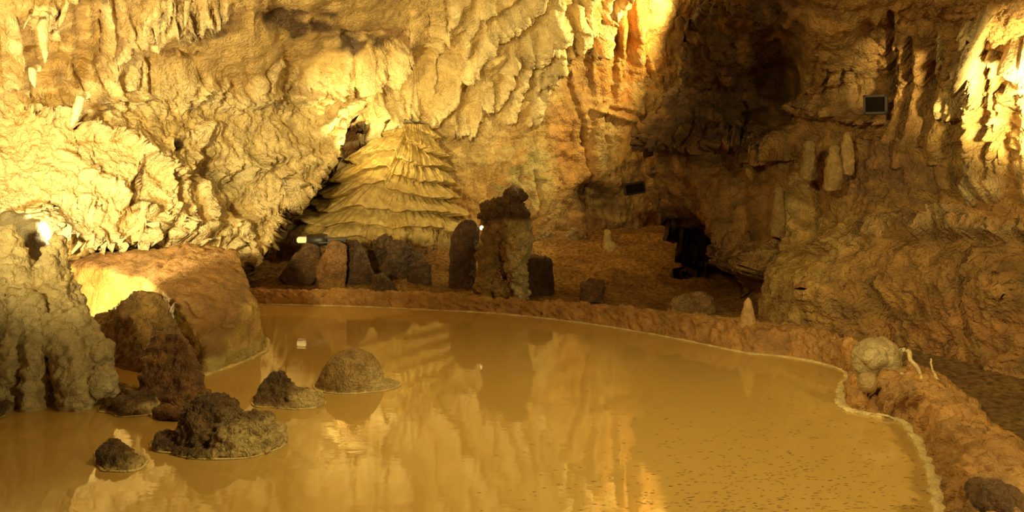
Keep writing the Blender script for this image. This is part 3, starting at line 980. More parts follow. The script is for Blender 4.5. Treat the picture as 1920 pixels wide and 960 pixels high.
# ---- dark slab leaning against the boulder's front
F0 = Vector((at(250, 700, 7.55).x, 7.55, 0))


def LF(px, py, d):
    p = at(px, py, d)
    return (p.x - F0.x, p.y - F0.y, p.z)


def build_slab(bm):
    hull(bm, [LF(166, 606, 8.15), LF(205, 578, 8.05), LF(250, 548, 7.95), LF(300, 550, 7.75), LF(330, 600, 7.5), LF(345, 650, 7.35), LF(385, 715, 7.2), LF(200, 725, 7.75), LF(165, 650, 8.1),
              LF(170, 730, 7.9), LF(380, 735, 7.25), LF(190, 720, 8.3), LF(330, 700, 8.0), LF(290, 560, 8.1), LF(180, 612, 8.3)])


tag(rock('leaning_rock', build_slab, F0, 0.018, 0.04, 0.025, 0.012, 14, 0.006, np.array((0.34, 0.20, 0.065)), np.array((0.22, 0.12, 0.04)), 12),
    'dark rough rock slab leaning on the front of the big brown boulder', 'rock')

# ---- dark rock standing in the water
S0 = on_level(330, 752)


def LS(px, py, d):
    p = at(px, py, d)
    return (p.x - S0.x, p.y - S0.y, p.z)


def build_stand(bm):
    hull(bm, [LS(282, 640, 6.75), LS(302, 628, 6.75), LS(342, 634, 6.7), LS(356, 668, 6.6), LS(385, 735, 6.5), LS(388, 765, 6.5), LS(330, 790, 6.3), LS(262, 775, 6.4),
              LS(270, 690, 6.6), LS(276, 720, 7.0), LS(350, 650, 7.0), LS(380, 760, 7.1), LS(262, 800, 6.8), LS(392, 800, 6.6)])
    hull(bm, [LS(290, 762, 6.25), LS(345, 760, 6.3), LS(385, 768, 6.3), LS(350, 772, 6.15), LS(300, 772, 6.15), LS(320, 800, 6.2), LS(280, 790, 6.4), LS(380, 800, 6.5)])


so = tag(rock('standing_rock', build_stand, S0, 0.014, 0.03, 0.02, 0.012, 18, 0.012, np.array((0.17, 0.075, 0.03)), np.array((0.32, 0.16, 0.05)), 13,
              dispfn=lambda co, nr, q: 0.010 * np.sin(co[:, 2] * 60 + 3 * noise3(q * 3, 5))),
         'dark reddish rock standing in the water in front of the leaning slab', 'rock')

# ---- pale flowstone stalagmite mass at the left edge
G0 = Vector((at(80, 745, 6.75).x, 6.75, 0))


def LG(px, py, d, r=None):
    p = at(px, py, d)
    t = (p.x - G0.x, p.y - G0.y, p.z)
    return t if r is None else (*t, r)


def build_group(bm):
    taper(bm, [LG(-10, 790, 6.9, .46), LG(-5, 640, 6.9, .34), LG(6, 540, 6.95, .24), LG(12, 480, 7.0, .16), LG(14, 445, 7.0, .09), LG(14, 428, 7.0, .04)])
    taper(bm, [LG(90, 790, 6.9, .50), LG(85, 700, 6.9, .36), LG(66, 620, 6.95, .24), LG(45, 560, 6.95, .19), LG(28, 500, 7.0, .14), LG(20, 460, 7.0, .08)])
    taper(bm, [LG(118, 700, 6.9, .34), LG(110, 610, 6.95, .22), LG(94, 530, 7.0, .105), LG(92, 490, 7.0, .09), LG(92, 470, 7.0, .07), LG(92, 461, 7.0, .03)])
    taper(bm, [LG(135, 640, 7.05, .16), LG(122, 540, 7.1, .085), LG(112, 480, 7.1, .07), LG(108, 446, 7.1, .065), LG(106, 438, 7.1, .03)])
    taper(bm, [LG(185, 790, 6.7, .17), LG(178, 720, 6.72, .17), LG(158, 650, 6.8, .15), LG(130, 590, 6.85, .13)])
    taper(bm, [LG(60, 800, 6.50, .10), LG(62, 700, 6.50, .085), LG(66, 620, 6.6, .08), LG(60, 570, 6.75, .09)])
    taper(bm, [LG(14, 800, 6.52, .10), LG(20, 690, 6.52, .085), LG(34, 600, 6.65, .08), LG(40, 550, 6.8, .09)])
    taper(bm, [LG(150, 800, 6.5, .13), LG(140, 720, 6.52, .13), LG(118, 650, 6.62, .12), LG(95, 600, 6.75, .12)])
    ell(bm, LG(192, 715, 6.62), (.10, .14, .12))
    ell(bm, LG(190, 665, 6.75), (.07, .10, .10))


so2 = rock('flowstone_stalagmites', build_group, G0, 0.015, 0.03, 0.026, 0.028, 17, 0.0, np.array((0.62, 0.50, 0.28)), np.array((0.48, 0.36, 0.17)), 14, M_FLOW, smooth_it=3,
           dispfn=lambda co, nr, q: 0.022 * np.clip(cells(q * 8, 71), 0, 1) * (1 - sst(0.9, 1.2, co[:, 2])))
tag(so2, 'pale grey fused stalagmite mass rising from the water at the left edge', 'stalagmite')

H0 = Vector((at(45, 470, 8.0).x, 8.0, 0.0))


def build_heads(bm):
    for px, top, r in ((18, 392, .10), (44, 398, .10), (72, 412, .09)):
        a = at(px, top, 7.7) - Vector((H0.x, H0.y, 0))
        taper(bm, [(a.x, a.y, 0, .35), (a.x, a.y, a.z - .5, .2), (a.x, a.y, a.z - .12, r), (a.x, a.y, a.z - .03, r * .75), (a.x, a.y, a.z, r * .3)])


tag(rock('stalagmite_cluster', build_heads, Vector((H0.x, H0.y, 0)), 0.02, 0.02, 0.01, 0.006, 12, 0, GREY * 0.7, GREY * 0.5, 15, M_FLOW, smooth_it=3),
    'three dark rounded stalagmite heads backlit by the lamp at the far left', 'stalagmite')

# ---- rocks in the pool
wet_dark, wet_pale = np.array((0.10, 0.055, 0.02)), np.array((0.20, 0.11, 0.04))


def pool_rock(name, base_px, depth, parts, label, seed, voxel=0.012, rough=0.02, fine=0.02, knobs=0.014, ks=22, c1=wet_dark, c2=wet_pale, ring=True, smooth_it=1, mat=None):
    o0 = on_level(*base_px)

    def bld(bm):
        for pt in parts:
            if pt[0] == 'e':
                _, px, py, dd, rx, ry, rz, rot = pt
                p = at(px, py, o0.y + dd)
                ell(bm, (p.x - o0.x, p.y - o0.y, p.z), (rx, ry, rz), rot)
            else:
                hull(bm, [tuple(at(a, b_, o0.y + dd) - Vector((o0.x, o0.y, 0))) for a, b_, dd in pt[1]])
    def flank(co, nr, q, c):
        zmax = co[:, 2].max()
        m = sst(0.0, 0.2, co[:, 0] + 0.10 * fbm(q * 8, 3, seed)) * (1 - sst(zmax * 0.35, zmax * 0.75, co[:, 2] + 0.06 * fbm(q * 10, 3, seed + 1)))  # right side painted lighter as if lit; low pale part is crust
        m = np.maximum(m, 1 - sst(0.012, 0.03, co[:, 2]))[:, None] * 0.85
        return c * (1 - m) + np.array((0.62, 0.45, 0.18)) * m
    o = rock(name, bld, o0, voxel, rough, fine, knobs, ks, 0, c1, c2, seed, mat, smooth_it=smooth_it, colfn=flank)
    tag(o, label, 'rock')
    if ring:
        crust_ring(o, slice_ring(o, grow=0.99), 0.006, seed)
    return o


pool_rock('pool_rock', (225, 872), 0, [('h', [(182, 865, 0), (185, 845, .05), (205, 828, .1), (218, 826, .1), (240, 848, .05), (270, 868, .0), (255, 880, -.1), (200, 884, -.12),
                                              (190, 850, .3), (260, 860, .3), (225, 840, .3), (180, 920, .1), (275, 920, .1), (225, 920, -.1), (230, 920, .3)])],
          'smallest dark pointed rock in the pool, nearest the lower left', 21)
pool_rock('pool_rock', (400, 832), 0, [('e', 395, 790, 0.05, .20, .20, .19, (0, 0, 0)), ('e', 385, 815, 0.0, .19, .2, .16, (0, 0, 0)), ('e', 410, 770, .08, .13, .14, .10, (0, 20, 0)),
                                       ('e', 478, 800, 0.0, .15, .16, .10, (0, 0, 0)), ('e', 505, 822, 0.0, .12, .15, .10, (0, 0, 0)), ('e', 440, 825, -.08, .22, .18, .12, (0, 0, 0)),
                                       ('e', 330, 828, 0.0, .15, .15, .06, (0, 0, 0)), ('e', 305, 832, 0.05, .08, .1, .03, (0, 0, 0)), ('e', 420, 838, -.1, .36, .2, .05, (0, 0, 0))],
          'largest lumpy dark rock cluster with pale right flank in the pool', 22, fine=0.028, knobs=0.02)
pool_rock('pool_rock', (530, 755), 0, [('h', [(475, 752, 0), (492, 715, .05), (515, 694, .1), (530, 694, .1), (548, 718, .05), (565, 745, 0), (520, 765, -.15), (480, 762, -.1), (510, 700, .25),
                                              (555, 740, .3), (485, 740, .3), (470, 790, 0), (570, 790, 0), (520, 790, .3)]),
                                       ('e', 565, 745, 0, .16, .14, .07, (0, 12, 0)), ('e', 592, 745, .03, .06, .07, .045, (0, 0, 0)), ('e', 560, 757, -.05, .22, .14, .04, (0, 0, 0))],
          'peaked dark rock with a low pale tail in the middle of the pool', 23)
pool_rock('pool_mound', (662, 722), 0, [('e', 660, 722, 0, .29, .27, .33, (0, 0, 0)), ('e', 670, 726, 0, .40, .26, .055, (0, 0, 0)), ('e', 648, 735, 0, .28, .25, .22, (0, 0, 0))],
          'smooth rounded brown dome rising from the pool behind the peaked rock', 24, 0.012, 0.012, 0.006, 0.006, 30, np.array((0.34, 0.19, 0.065)), np.array((0.42, 0.27, 0.10)), smooth_it=3)
pool_rock('pool_rock', (250, 770), 0, [('e', 255, 762, 0, .17, .16, .10, (0, -8, 0)), ('e', 225, 762, .1, .14, .14, .075, (0, 0, 0)), ('e', 278, 768, -.02, .09, .1, .07, (0, 0, 0))],
          'low flat dark rock lying in the water below the pale stalagmite mass', 25)
pool_rock('pool_rock', (2, 780), 0, [('e', 0, 772, 0, .08, .1, .09, (0, 0, 0)), ('e', -12, 778, .05, .1, .1, .1, (0, 0, 0))], 'small dark stone in the water at the left frame edge', 26, ring=False)
pool_rock('pool_rock', (175, 748), 0, [('e', 175, 742, .05, .22, .2, .05, (0, 0, 0)), ('e', 215, 738, .2, .2, .2, .06, (0, 0, 0))],
          'flat dark shelf of rock at the foot of the pale stalagmite mass', 27, ring=False)

# ---- terraced flowstone mound below the left lamp
T0 = Vector((at(690, 470, 14.3).x, 14.3, 0.25))


def flow_mound():
    nz_, na = 300, 420
    ztop = at(770, 232, 14.6).z
    zb = 0.15
    zz = np.linspace(0, 1, nz_)[:, None] + np.zeros((1, na))
    aa = np.linspace(-1.15 * math.pi, 0.15 * math.pi, na)[None, :] + np.zeros((nz_, 1))     # facing the pool
    z = zb + (ztop - zb) * zz
    cxl = at(690, 400, 14.9).x + (at(765, 232, 14.9).x - at(690, 400, 14.9).x) * sst(0.1, 1.0, zz)
    # half widths: left flank runs far down, right flank is steep
    wl = np.interp(zz, [0, .12, .3, .5, .7, .85, 1.0], [2.75, 2.15, 1.42, 1.06, .82, .58, .34])
    wr = np.interp(zz, [0, .12, .3, .5, .7, .85, 1.0], [1.62, 1.56, 1.40, 1.06, .72, .48, .34])
    wf = np.interp(zz, [0, .12, .3, .5, .7, .85, 1.0], [1.15, 1.0, .85, .70, .55, .42, .25])
    ca, sa = np.cos(aa), np.sin(aa)
    wx = np.where(ca < 0, wl, wr)
    p = np.stack([cxl + wx * ca, 14.9 + wf * sa, z], -1)
    q = p * 1.0
    # terraces: drooping lips, higher in the middle, tilted, split and merging, scalloped along the edge
    n_t = 8.5
    droop = 0.85 * (np.abs(ca) ** 1.6) * (1 - 0.3 * zz)
    arcs = aa * 14
    scall = np.abs(np.sin(arcs + 3 * noise3(q * 1.1, 611))) ** 0.6
    ph = (z - zb) / (ztop - zb) * n_t + droop + 0.95 * noise3(q * np.array([0.75, 0.75, 0.4]), 601) + 0.40 * noise3(q * np.array([2.0, 2.0, 1.2]), 602) + 0.10 * scall + 0.10 * noise3(q * 6.0, 612)
    ph = ph + 0.5 * sst(-0.1, 0.1, ca + 0.25 * noise3(q * 1.4, 613))        # the left half steps out of line with the right
    fr = ph - np.floor(ph)
    lipf = np.where(fr < 0.14, sst(0, 0.14, fr), (1 - (fr - 0.14) / 0.86) ** 0.8)
    amp = 0.34 * sst(0.14, 0.34, zz) * (1 - sst(0.9, 0.99, zz)) * (1 - 0.25 * zz) * np.clip(0.75 + 0.7 * noise3(q * 1.3, 608), 0.2, 1.5)
    rad = np.stack([ca, sa * 1.2, 0 * ca], -1)
    scal = 0.03 * ridged(np.stack([aa * 11, z * 0.8, aa * 0], -1), 3, 603)
    col_ = 0.16 * (1 - sst(0.22, 0.40, zz)) * np.abs(np.sin(aa * 6.5 + 2 * noise3(q * 0.8, 614)))      # rounded columns at the foot
    p = p + rad * (amp * lipf + scal + col_ + 0.07 * fbm(q * 2, 3, 604) + 0.03 * fbm(q * 9, 3, 605))[..., None]
    t = np.clip(0.5 + 0.6 * fbm(q * 2.4, 3, 606), 0, 1)[..., None]
    c = np.array((0.44, 0.29, 0.08)) * (1 - t) + np.array((0.56, 0.40, 0.14)) * t
    lowm = (1 - sst(0.10, 0.26, zz + 0.05 * noise3(q * 2, 607)))[..., None]
    c = c * (1 - lowm) + BROWN * 0.7 * lowm
    # a domed cap closes the top
    off = np.array([T0.x, T0.y, 0])
    v = (p - off).reshape(-1, 3)
    f = grid_faces(nz_, na)
    o = mesh_obj('flowstone_mound', v, f, M_FLOW, c.reshape(-1, 3), loc=(T0.x, T0.y, 0))
    bm = bmesh.new()
    bm.from_mesh(o.data)
    bm.verts.ensure_lookup_table()
    ring = [bm.verts[(nz_ - 1) * na + k] for k in range(na)]
    top = bm.verts.new(sum((r.co for r in ring), Vector()) / na + Vector((0, 0, 0.08)))
    for a_, b_ in zip(ring[:-1], ring[1:]):
        bm.faces.new((a_, b_, top)).smooth = True
    bm.to_mesh(o.data)
    bm.free()
    tag(o, 'golden terraced flowstone mound like stacked ripples left of the pillar', 'flowstone')


flow_mound()


# ---- knobbly pillar on the rim
PL = on_level(945, 556, 0.12)


def LP(px, py, dd, r=None):
    p = at(px, py, PL.y + dd)
    t = (p.x - PL.x, p.y - PL.y, p.z)
    return t if r is None else (*t, r)


def build_pillar(bm):
    taper(bm, [LP(975, 562, 0, .10), LP(970, 525, 0, .14), LP(965, 480, 0, .19), LP(968, 440, 0, .23), LP(965, 405, 0, .20), LP(955, 385, 0, .17)])
    taper(bm, [LP(912, 562, .05, .13), LP(910, 520, .05, .14), LP(918, 480, .05, .14), LP(930, 440, .05, .17), LP(930, 400, .05, .17)])
    taper(bm, [LP(940, 562, -.05, .09), LP(935, 535, -.05, .09), LP(930, 520, 0, .06)])
    ell(bm, LP(982, 440, -.04), (.12, .15, .3))
    ell(bm, LP(960, 500, .05), (.14, .14, .3))
    ell(bm, LP(905, 480, .1), (.08, .1, .16))


def pillar_col(co, nr, q, c):
    right = sst(0.0, 0.14, co[:, 0] + 0.05 * fbm(q * 5, 2, 9)) * (1 - sst(1.15, 1.25, co[:, 2]))
    top = sst(1.12, 1.24, co[:, 2])
    c = c * (1 - right[:, None]) + np.array((0.66, 0.52, 0.24)) * right[:, None]  # light on the right side painted into the colour
    return c * (1 - top[:, None]) + np.array((0.15, 0.075, 0.035)) * top[:, None]


def build_cap(bm):
    ell(bm, LP(938, 386, .05), (.26, .21, .13))
    ell(bm, LP(962, 368, .05), (.15, .16, .10))
    ell(bm, LP(918, 400, .03), (.13, .17, .15))
    ell(bm, LP(968, 400, .03), (.15, .17, .12))


pil = rock('rock_pillar', build_pillar, Vector((PL.x, PL.y, 0)), 0.015, 0.05, 0.04, 0.055, 9, 0, np.array((0.26, 0.14, 0.045)), np.array((0.38, 0.23, 0.075)), 31, M_ROCK, colfn=pillar_col)
tag(pil, 'knobbly rock pillar with a dark cap standing behind the far rim', 'rock pillar')
rock('cap', build_cap, Vector((0, 0, 0)), 0.015, 0.05, 0.04, 0.04, 10, 0, np.array((0.11, 0.055, 0.022)), np.array((0.18, 0.09, 0.035)), 33, M_ROCK, parent=pil)['label'] = 'dark brown crumbly cap'

# ---- smooth dark upright stone with the small lamp
U0 = on_level(868, 548, 0.12)


def build_upright(bm):
    def q(px, py, dd):
        return tuple(at(px, py, U0.y + .5 + dd) - Vector((U0.x, U0.y, 0)))
    hull(bm, [q(842, 552, 0), q(843, 500, 0), q(848, 450, 0), q(858, 420, 0), q(874, 411, 0), q(890, 414, 0), q(898, 430, 0), q(896, 480, 0), q(888, 552, 0),
              q(846, 552, .3), q(886, 552, .3), q(850, 440, .3), q(892, 430, .3), q(874, 415, .25), q(862, 500, -.12), q(880, 550, -.12), q(870, 440, -.1)])


tag(rock('upright_stone', build_upright, Vector((U0.x, U0.y, 0)), 0.018, 0.02, 0.01, 0, 10, 0.006, np.array((0.085, 0.04, 0.018)), np.array((0.12, 0.06, 0.025)), 32),
    'smooth dark brown upright stone beside the left flank of the pillar', 'rock')
M_GLOW = plain('lamp_glass', (0.9, 0.8, 0.5), 0.3, 0, (1.0, 0.78, 0.38), 2.5)
M_BLACK = plain('black_housing', (0.03, 0.02, 0.015), 0.45)
M_BRASS = plain('lamp_bracket', (0.25, 0.15, 0.06), 0.4, 0.6)


def lathe(name, prof, mat, parent=None, loc=(0, 0, 0), rot=(0, 0, 0), n=24):
    v, f = [], []
    for r, z in prof:
        for k in range(n):
            a = k / n * 2 * math.pi
            v.append((r * math.cos(a), r * math.sin(a), z))
    for i in range(len(prof) - 1):
        for k in range(n):
            f.append((i * n + k, i * n + (k + 1) % n, (i + 1) * n + (k + 1) % n, (i + 1) * n + k))
    o = mesh_obj(name, v, f, mat, parent=parent, loc=loc)
    o.rotation_euler = [math.radians(a) for a in rot]
    return o


lp = at(903, 427, U0.y + 0.36)
le = tag(empty('lamp', lp), 'tiny glowing lamp fixed between the upright stone and the pillar', 'lamp')
lathe('bulb', [(0.001, .035), (.02, .03), (.03, .01), (.028, -.012), (.018, -.03), (.001, -.034)], M_GLOW, le)
lathe('lamp_bracket', [(.001, .04), (.03, .04), (.034, .03), (.034, .02), (.001, .02)], M_BRASS, le, (0, .03, 0.025), (60, 0, 0))
lamp('lamp_light', lp + Vector((0.0, -0.05, 0)), 6, WARM, 0.03, 120, lp + Vector((0.5, 0.25, -0.1)))

# ---- dark block right of the pillar
def block(name, pts, base, dd, label, seed, c1, c2, voxel=0.018, rough=0.03, fine=0.015, streak=0.0, knobs=0.0, z=0.1, cat='rock'):
    o0 = on_level(base[0], base[1], z)

    def bld(bm):
        ps = []
        for px, py, d in pts:
            p = at(px, py, o0.y + dd + d)
            ps.append((p.x - o0.x, p.y - o0.y, p.z))
        hull(bm, ps)
    return tag(rock(name, bld, Vector((o0.x, o0.y, 0)), voxel, rough, fine, knobs, 16, streak, c1, c2, seed), label, cat)


def box_pts(poly_, depth, base_extra=()):
    return [(x, y, 0) for x, y in poly_] + [(x, y, depth) for x, y in poly_] + list(base_extra)


dk1, dk2 = np.array((0.06, 0.03, 0.012)), np.array((0.10, 0.05, 0.02))
block('rock_block', box_pts([(984, 555), (985, 490), (1000, 481), (1030, 488), (1037, 560)], .35), (1010, 556), .2, 'dark ribbed block standing right of the knobbly pillar', 33, dk1, dk2, streak=0.02, z=.1)
block('rock_slab', box_pts([(524, 520), (552, 478), (575, 455), (598, 462), (603, 500), (580, 545), (545, 545)], .3), (560, 545), .4, 'dark tilted slab at the left end of the rock pile behind the rim', 34,
      np.array((0.09, 0.045, 0.018)), np.array((0.14, 0.07, 0.028)))
block('rock_block', box_pts([(597, 545), (595, 500), (616, 458), (624, 450), (650, 462), (651, 500), (647, 545)], .3), (622, 545), .15, 'reddish pointed block upright in the rock pile behind the rim', 35,
      np.array((0.22, 0.105, 0.035)), np.array((0.28, 0.14, 0.045)), knobs=0.012)
block('rock_slab', box_pts([(652, 545), (650, 452), (668, 450), (684, 470), (700, 510), (704, 545)], .4), (676, 546), .35, 'dark sloping slab on the right of the reddish pointed block', 36, dk1, dk2)
block('rock', box_pts([(698, 548), (700, 518), (716, 514), (738, 530), (744, 548)], .3), (720, 549), .2, 'small dark rock low at the right end of the rock pile', 37, dk1 * 1.2, dk2 * 1.2)
block('rock_heap', box_pts([(690, 545), (692, 470), (720, 448), (762, 462), (790, 488), (800, 545)], .7), (745, 549), 1.0, 'dark rough heap of broken rock between rock pile and upright stone', 38, np.array((0.07, 0.036, 0.015)), np.array((0.16, 0.085, 0.03)), rough=0.08, fine=0.06, knobs=0.05)
block('rock', box_pts([(766, 545), (768, 500), (790, 488), (806, 496), (808, 545)], .3), (786, 549), .5, 'squarish dark rock left of the upright stone', 39, dk1, dk2 * 1.1, fine=0.03)
block('rock_block', box_pts([(1088, 568), (1090, 528), (1108, 522), (1130, 528), (1132, 568)], .3), (1110, 572), .25, 'cracked square brown block on the floor right of the pillar', 40, np.array((0.26, 0.13, 0.05)), np.array((0.16, 0.08, 0.03)), fine=0.03)
block('rock', box_pts([(1255, 592), (1262, 562), (1290, 552), (1318, 548), (1336, 562), (1343, 592)], .4), (1300, 592), .3, 'rounded brown rock behind the rim left of the small stalagmite', 41, np.array((0.30, 0.16, 0.06)), np.array((0.44, 0.28, 0.11)), fine=0.025, knobs=0.015, z=.12)
block('rock', box_pts([(1000, 478), (1004, 445), (1022, 434), (1040, 436), (1047, 478)], .5), (1036, 500), 1.6, 'pale crumbly rock on the slope behind the pillar', 42, np.array((0.44, 0.28, 0.11)), np.array((0.30, 0.17, 0.065)), fine=0.04, knobs=0.03, z=.2)
block('rock', box_pts([(1052, 482), (1056, 442), (1075, 430), (1098, 436), (1104, 484)], .5), (1078, 500), 1.7, 'flat-topped pale rock on the slope under the dark hollow', 43, np.array((0.46, 0.31, 0.13)), np.array((0.32, 0.18, 0.07)), fine=0.04, knobs=0.03, z=.2)

# ---- small pale stalagmite on the slope
sp0 = at(1143, 462, 14.6)


def small_stal(bm):
    taper(bm, [(0, 0, -.25, .2), (0, 0, -.02, .15), (-.03, 0, .1, .07), (-.04, 0, .2, .06), (-.04, 0, .27, .06), (-.04, 0, .31, .02)])


tag(rock('stalagmite', small_stal, sp0, 0.016, 0.02, 0.01, 0.01, 14, 0, np.array((0.62, 0.46, 0.2)), np.array((0.5, 0.32, 0.12)), 44, M_FLOW, smooth_it=2), 'little pale stalagmite on the back slope under the dark recess', 'stalagmite')

# ---- cone stalagmite on the rim
c0 = on_level(1402, 606, 0.25)


def cone(bm):
    taper(bm, [(0, 0, -.06, .105), (0, 0, .02, .085), (0, 0, .12, .062), (.004, 0, .20, .042), (.006, 0, .25, .026), (.006, 0, .275, .01)], 24)


tag(rock('stalagmite', cone, c0, 0.008, 0.008, 0.006, 0.004, 30, 0, np.array((0.56, 0.36, 0.13)), np.array((0.46, 0.27, 0.09)), 45, M_FLOW, smooth_it=2), 'small pointed tan stalagmite standing on the right part of the rim', 'stalagmite')

# ---- round knobbly rock on the rim, with its small ball
k0 = on_level(1645, 700, 0.22)


def LK(px, py, dd):
    return tuple(at(px, py, k0.y + dd) - k0)


def build_knob(bm):
    ell(bm, LK(1645, 676, 0.02), (.20, .2, .19))
    ell(bm, LK(1630, 698, .02), (.11, .12, .11))
    ell(bm, LK(1660, 705, 0), (.13, .16, .12))
    ell(bm, LK(1640, 672, -.14), (.10, .07, .08))


tag(rock('knobbly_boulder', build_knob, k0, 0.011, 0.012, 0.010, 0.016, 16, 0, np.array((0.42, 0.31, 0.14)), np.array((0.30, 0.19, 0.08)), 46, M_FLOW, smooth_it=2),
    'round pale knobbly boulder sitting on the bend of the rim', 'boulder')
kb = at(1626, 717, k0.y - 0.42)


def build_ball(bm):
    ell(bm, (0, 0, 0), (.075, .075, .078))


tag(rock('round_stone', build_ball, kb, 0.008, 0.006, 0.004, 0.004, 24, 0, np.array((0.40, 0.26, 0.10)), np.array((0.30, 0.18, 0.07)), 47, M_FLOW, smooth_it=2),
    'small round stone resting against the front of the knobbly boulder', 'stone')


# ---- pale roots crossing the rim
def tube(name, pts, r0, r1, mat, col, label, cat, group=None, n=8, seed=0):
    o0 = Vector(pts[0])
    c = crom([tuple(Vector(p) - o0) for p in pts], np.linspace(0, 1, 40))
    c = c + 0.006 * np.stack([noise1(np.arange(40) / 5.0, seed + k) for k in range(3)], 1)
    rr = np.linspace(r0, r1, 40)
    bm = bmesh.new()
    taper(bm, [(*c[i], rr[i]) for i in range(40)], n)
    me = bpy.data.meshes.new(name)
    bm.to_mesh(me)
    bm.free()
    me.polygons.foreach_set('use_smooth', np.ones(len(me.polygons), dtype=bool))
    set_col(me, col)
    me.materials.append(mat)
    o = bpy.data.objects.new(name, me)
    COL.objects.link(o)
    o.location = o0
    return tag(o, label, cat, group)


ROOT = np.array((0.62, 0.46, 0.22))
dk = k0.y
tube('root', [at(1684, 672, dk - .02), at(1690, 657, dk - .05), at(1704, 660, dk - .1), at(1708, 676, dk - .2), at(1722, 692, dk - .3), at(1728, 712, dk - .42)], .022, .014, M_FLOW, ROOT,
     'thick pale root arching from the knobbly boulder over the rim', 'root', None, 8, 3)
tube('root', [at(1746, 672, dk - .35), at(1747, 690, dk - .38), at(1752, 700, dk - .45), at(1758, 712, dk - .5)], .006, .012, M_FLOW, ROOT, 'thin pale root standing upright on the rim crest', 'root', None, 8, 5)
tube('root', [at(1690, 700, dk - .25), at(1702, 710, dk - .36), at(1714, 724, dk - .48), at(1718, 732, dk - .53)], .014, .010, M_FLOW, ROOT, 'short pale root lying flat on the rim beside the thick root', 'root', None, 8, 7)

# ---- low dark lump standing in for shade at the rim's lower right corner
dr = on_level(1872, 930, 0.28)


def build_corner(bm):
    ell(bm, (0, 0, -.03), (.13, .22, .09))
    ell(bm, (.05, -.12, -.05), (.11, .2, .08))


tag(rock('rim_shade_lump', build_corner, dr, 0.012, 0.02, 0.015, 0.012, 16, 0, np.array((0.17, 0.085, 0.03)), np.array((0.10, 0.05, 0.02)), 48), 'low dark lump standing in for shade on the rim in the lower right corner', 'rock')

# ---- knobs on the skyline of the right wall beside the upper lamp
kn = at(1300, 80, 12.3)


def build_sky(bm):
    def q(px, py):
        return tuple(at(px, py, 12.25) - kn)
    ell(bm, q(1276, 44), (.075, .09, .11))
    ell(bm, q(1292, 46), (.10, .1, .11))
    ell(bm, q(1300, 66), (.11, .1, .12))
    ell(bm, q(1288, 78), (.07, .1, .09))
    ell(bm, q(1312, 85), (.2, .2, .2))


tag(rock('knobbly_rock', build_sky, kn, 0.016, 0.02, 0.01, 0.01, 12, 0, np.array((0.40, 0.2, 0.07)), DARK, 49, M_DARKWALL, smooth_it=2), 'cluster of round rock knobs on the skyline edge of the dark right wall', 'rock')


# ---- stalagmites on the right wall's ledges
def ledge_stal(px, top, bot, wpx, d, label, seed, col):
    b0 = at(px, bot, d)
    hgt = (bot - top) * d / FPX
    r = wpx * d / FPX

    def bld(bm):
        taper(bm, [(0, .05, -.15, r * 1.1), (0, 0, hgt * .2, r), (0, 0, hgt * .55, r * .8), (0, 0, hgt * .7, r * .6), (0, 0, hgt * .85, r * .72), (0, 0, hgt * .97, r * .45), (0, 0, hgt, r * .1)])
    tag(rock('stalagmite', bld, b0, 0.012, 0.015, 0.01, 0.008, 18, 0, col, col * 0.7, seed, M_FLOW, smooth_it=2), label, 'stalagmite')


tan_ = np.array((0.36, 0.22, 0.075))
ledge_stal(1588, 246, 300, 12, 8.95, 'pale bulb-headed stalagmite on the ledge below the dark floodlight', 51, tan_ * 1.2)
ledge_stal(1564, 270, 330, 15, 8.9, 'thick ringed stalagmite left of the bulb-headed one on the right wall', 52, tan_)
ledge_stal(1518, 264, 310, 14, 9.3, 'stubby stalagmite on the left end of the right wall ledge', 53, tan_ * 0.85)
ledge_stal(1460, 348, 420, 13, 9.9, 'short brown stalagmite low on the right wall beside the pale buttress', 54, tan_ * 0.85)


# ---- floodlights
def box_mesh(name, sx, sy, sz, mat, parent, loc=(0, 0, 0), bev=0.01, rot=(0, 0, 0)):
    bm = bmesh.new()
    bmesh.ops.create_cube(bm, size=1.0, matrix=Matrix.Diagonal((sx, sy, sz, 1)))
    bmesh.ops.bevel(bm, geom=bm.edges[:], offset=bev, segments=2, affect='EDGES')
    me = bpy.data.meshes.new(name)
    bm.to_mesh(me)
    bm.free()
    me.materials.append(mat)
    o = bpy.data.objects.new(name, me)
    COL.objects.link(o)
    o.parent = parent
    o.location = loc
    o.rotation_euler = [math.radians(a) for a in rot]
    return o


def frame_mesh(name, sx, sz, t, dep, mat, parent, loc=(0, 0, 0)):
    bm = bmesh.new()
    for (cx, cz, wx, wz) in ((0, sz / 2 - t / 2, sx, t), (0, -sz / 2 + t / 2, sx, t), (sx / 2 - t / 2, 0, t, sz), (-sx / 2 + t / 2, 0, t, sz)):
        bmesh.ops.create_cube(bm, size=1.0, matrix=Matrix.Translation((cx, 0, cz)) @ Matrix.Diagonal((wx, dep, wz, 1)))
    me = bpy.data.meshes.new(name)
    bm.to_mesh(me)
    bm.free()
    me.materials.append(mat)
    o = bpy.data.objects.new(name, me)
    COL.objects.link(o)
    o.parent = parent
    o.location = loc
    return o


M_HOUS = plain('dark_brown_housing', (0.03, 0.017, 0.008), 0.6)
M_DGLASS = plain('dark_glass', (0.012, 0.007, 0.004), 0.9)
M_DGLASS.node_tree.nodes['Principled BSDF'].inputs['Specular IOR Level'].default_value = 0.1
fl = tag(empty('floodlight', at(1641, 196, 8.75)), 'unlit square dark floodlight set into the right wall', 'floodlight')
fl.rotation_euler = (0, 0, math.radians(-28))
box_mesh('housing', .24, .14, .21, M_HOUS, fl, (0, .08, 0))
frame_mesh('bezel', .24, .21, .025, .04, M_HOUS, fl, (0, 0, 0))
box_mesh('glass', .19, .012, .16, M_DGLASS, fl, (0, .01, 0), 0.003)

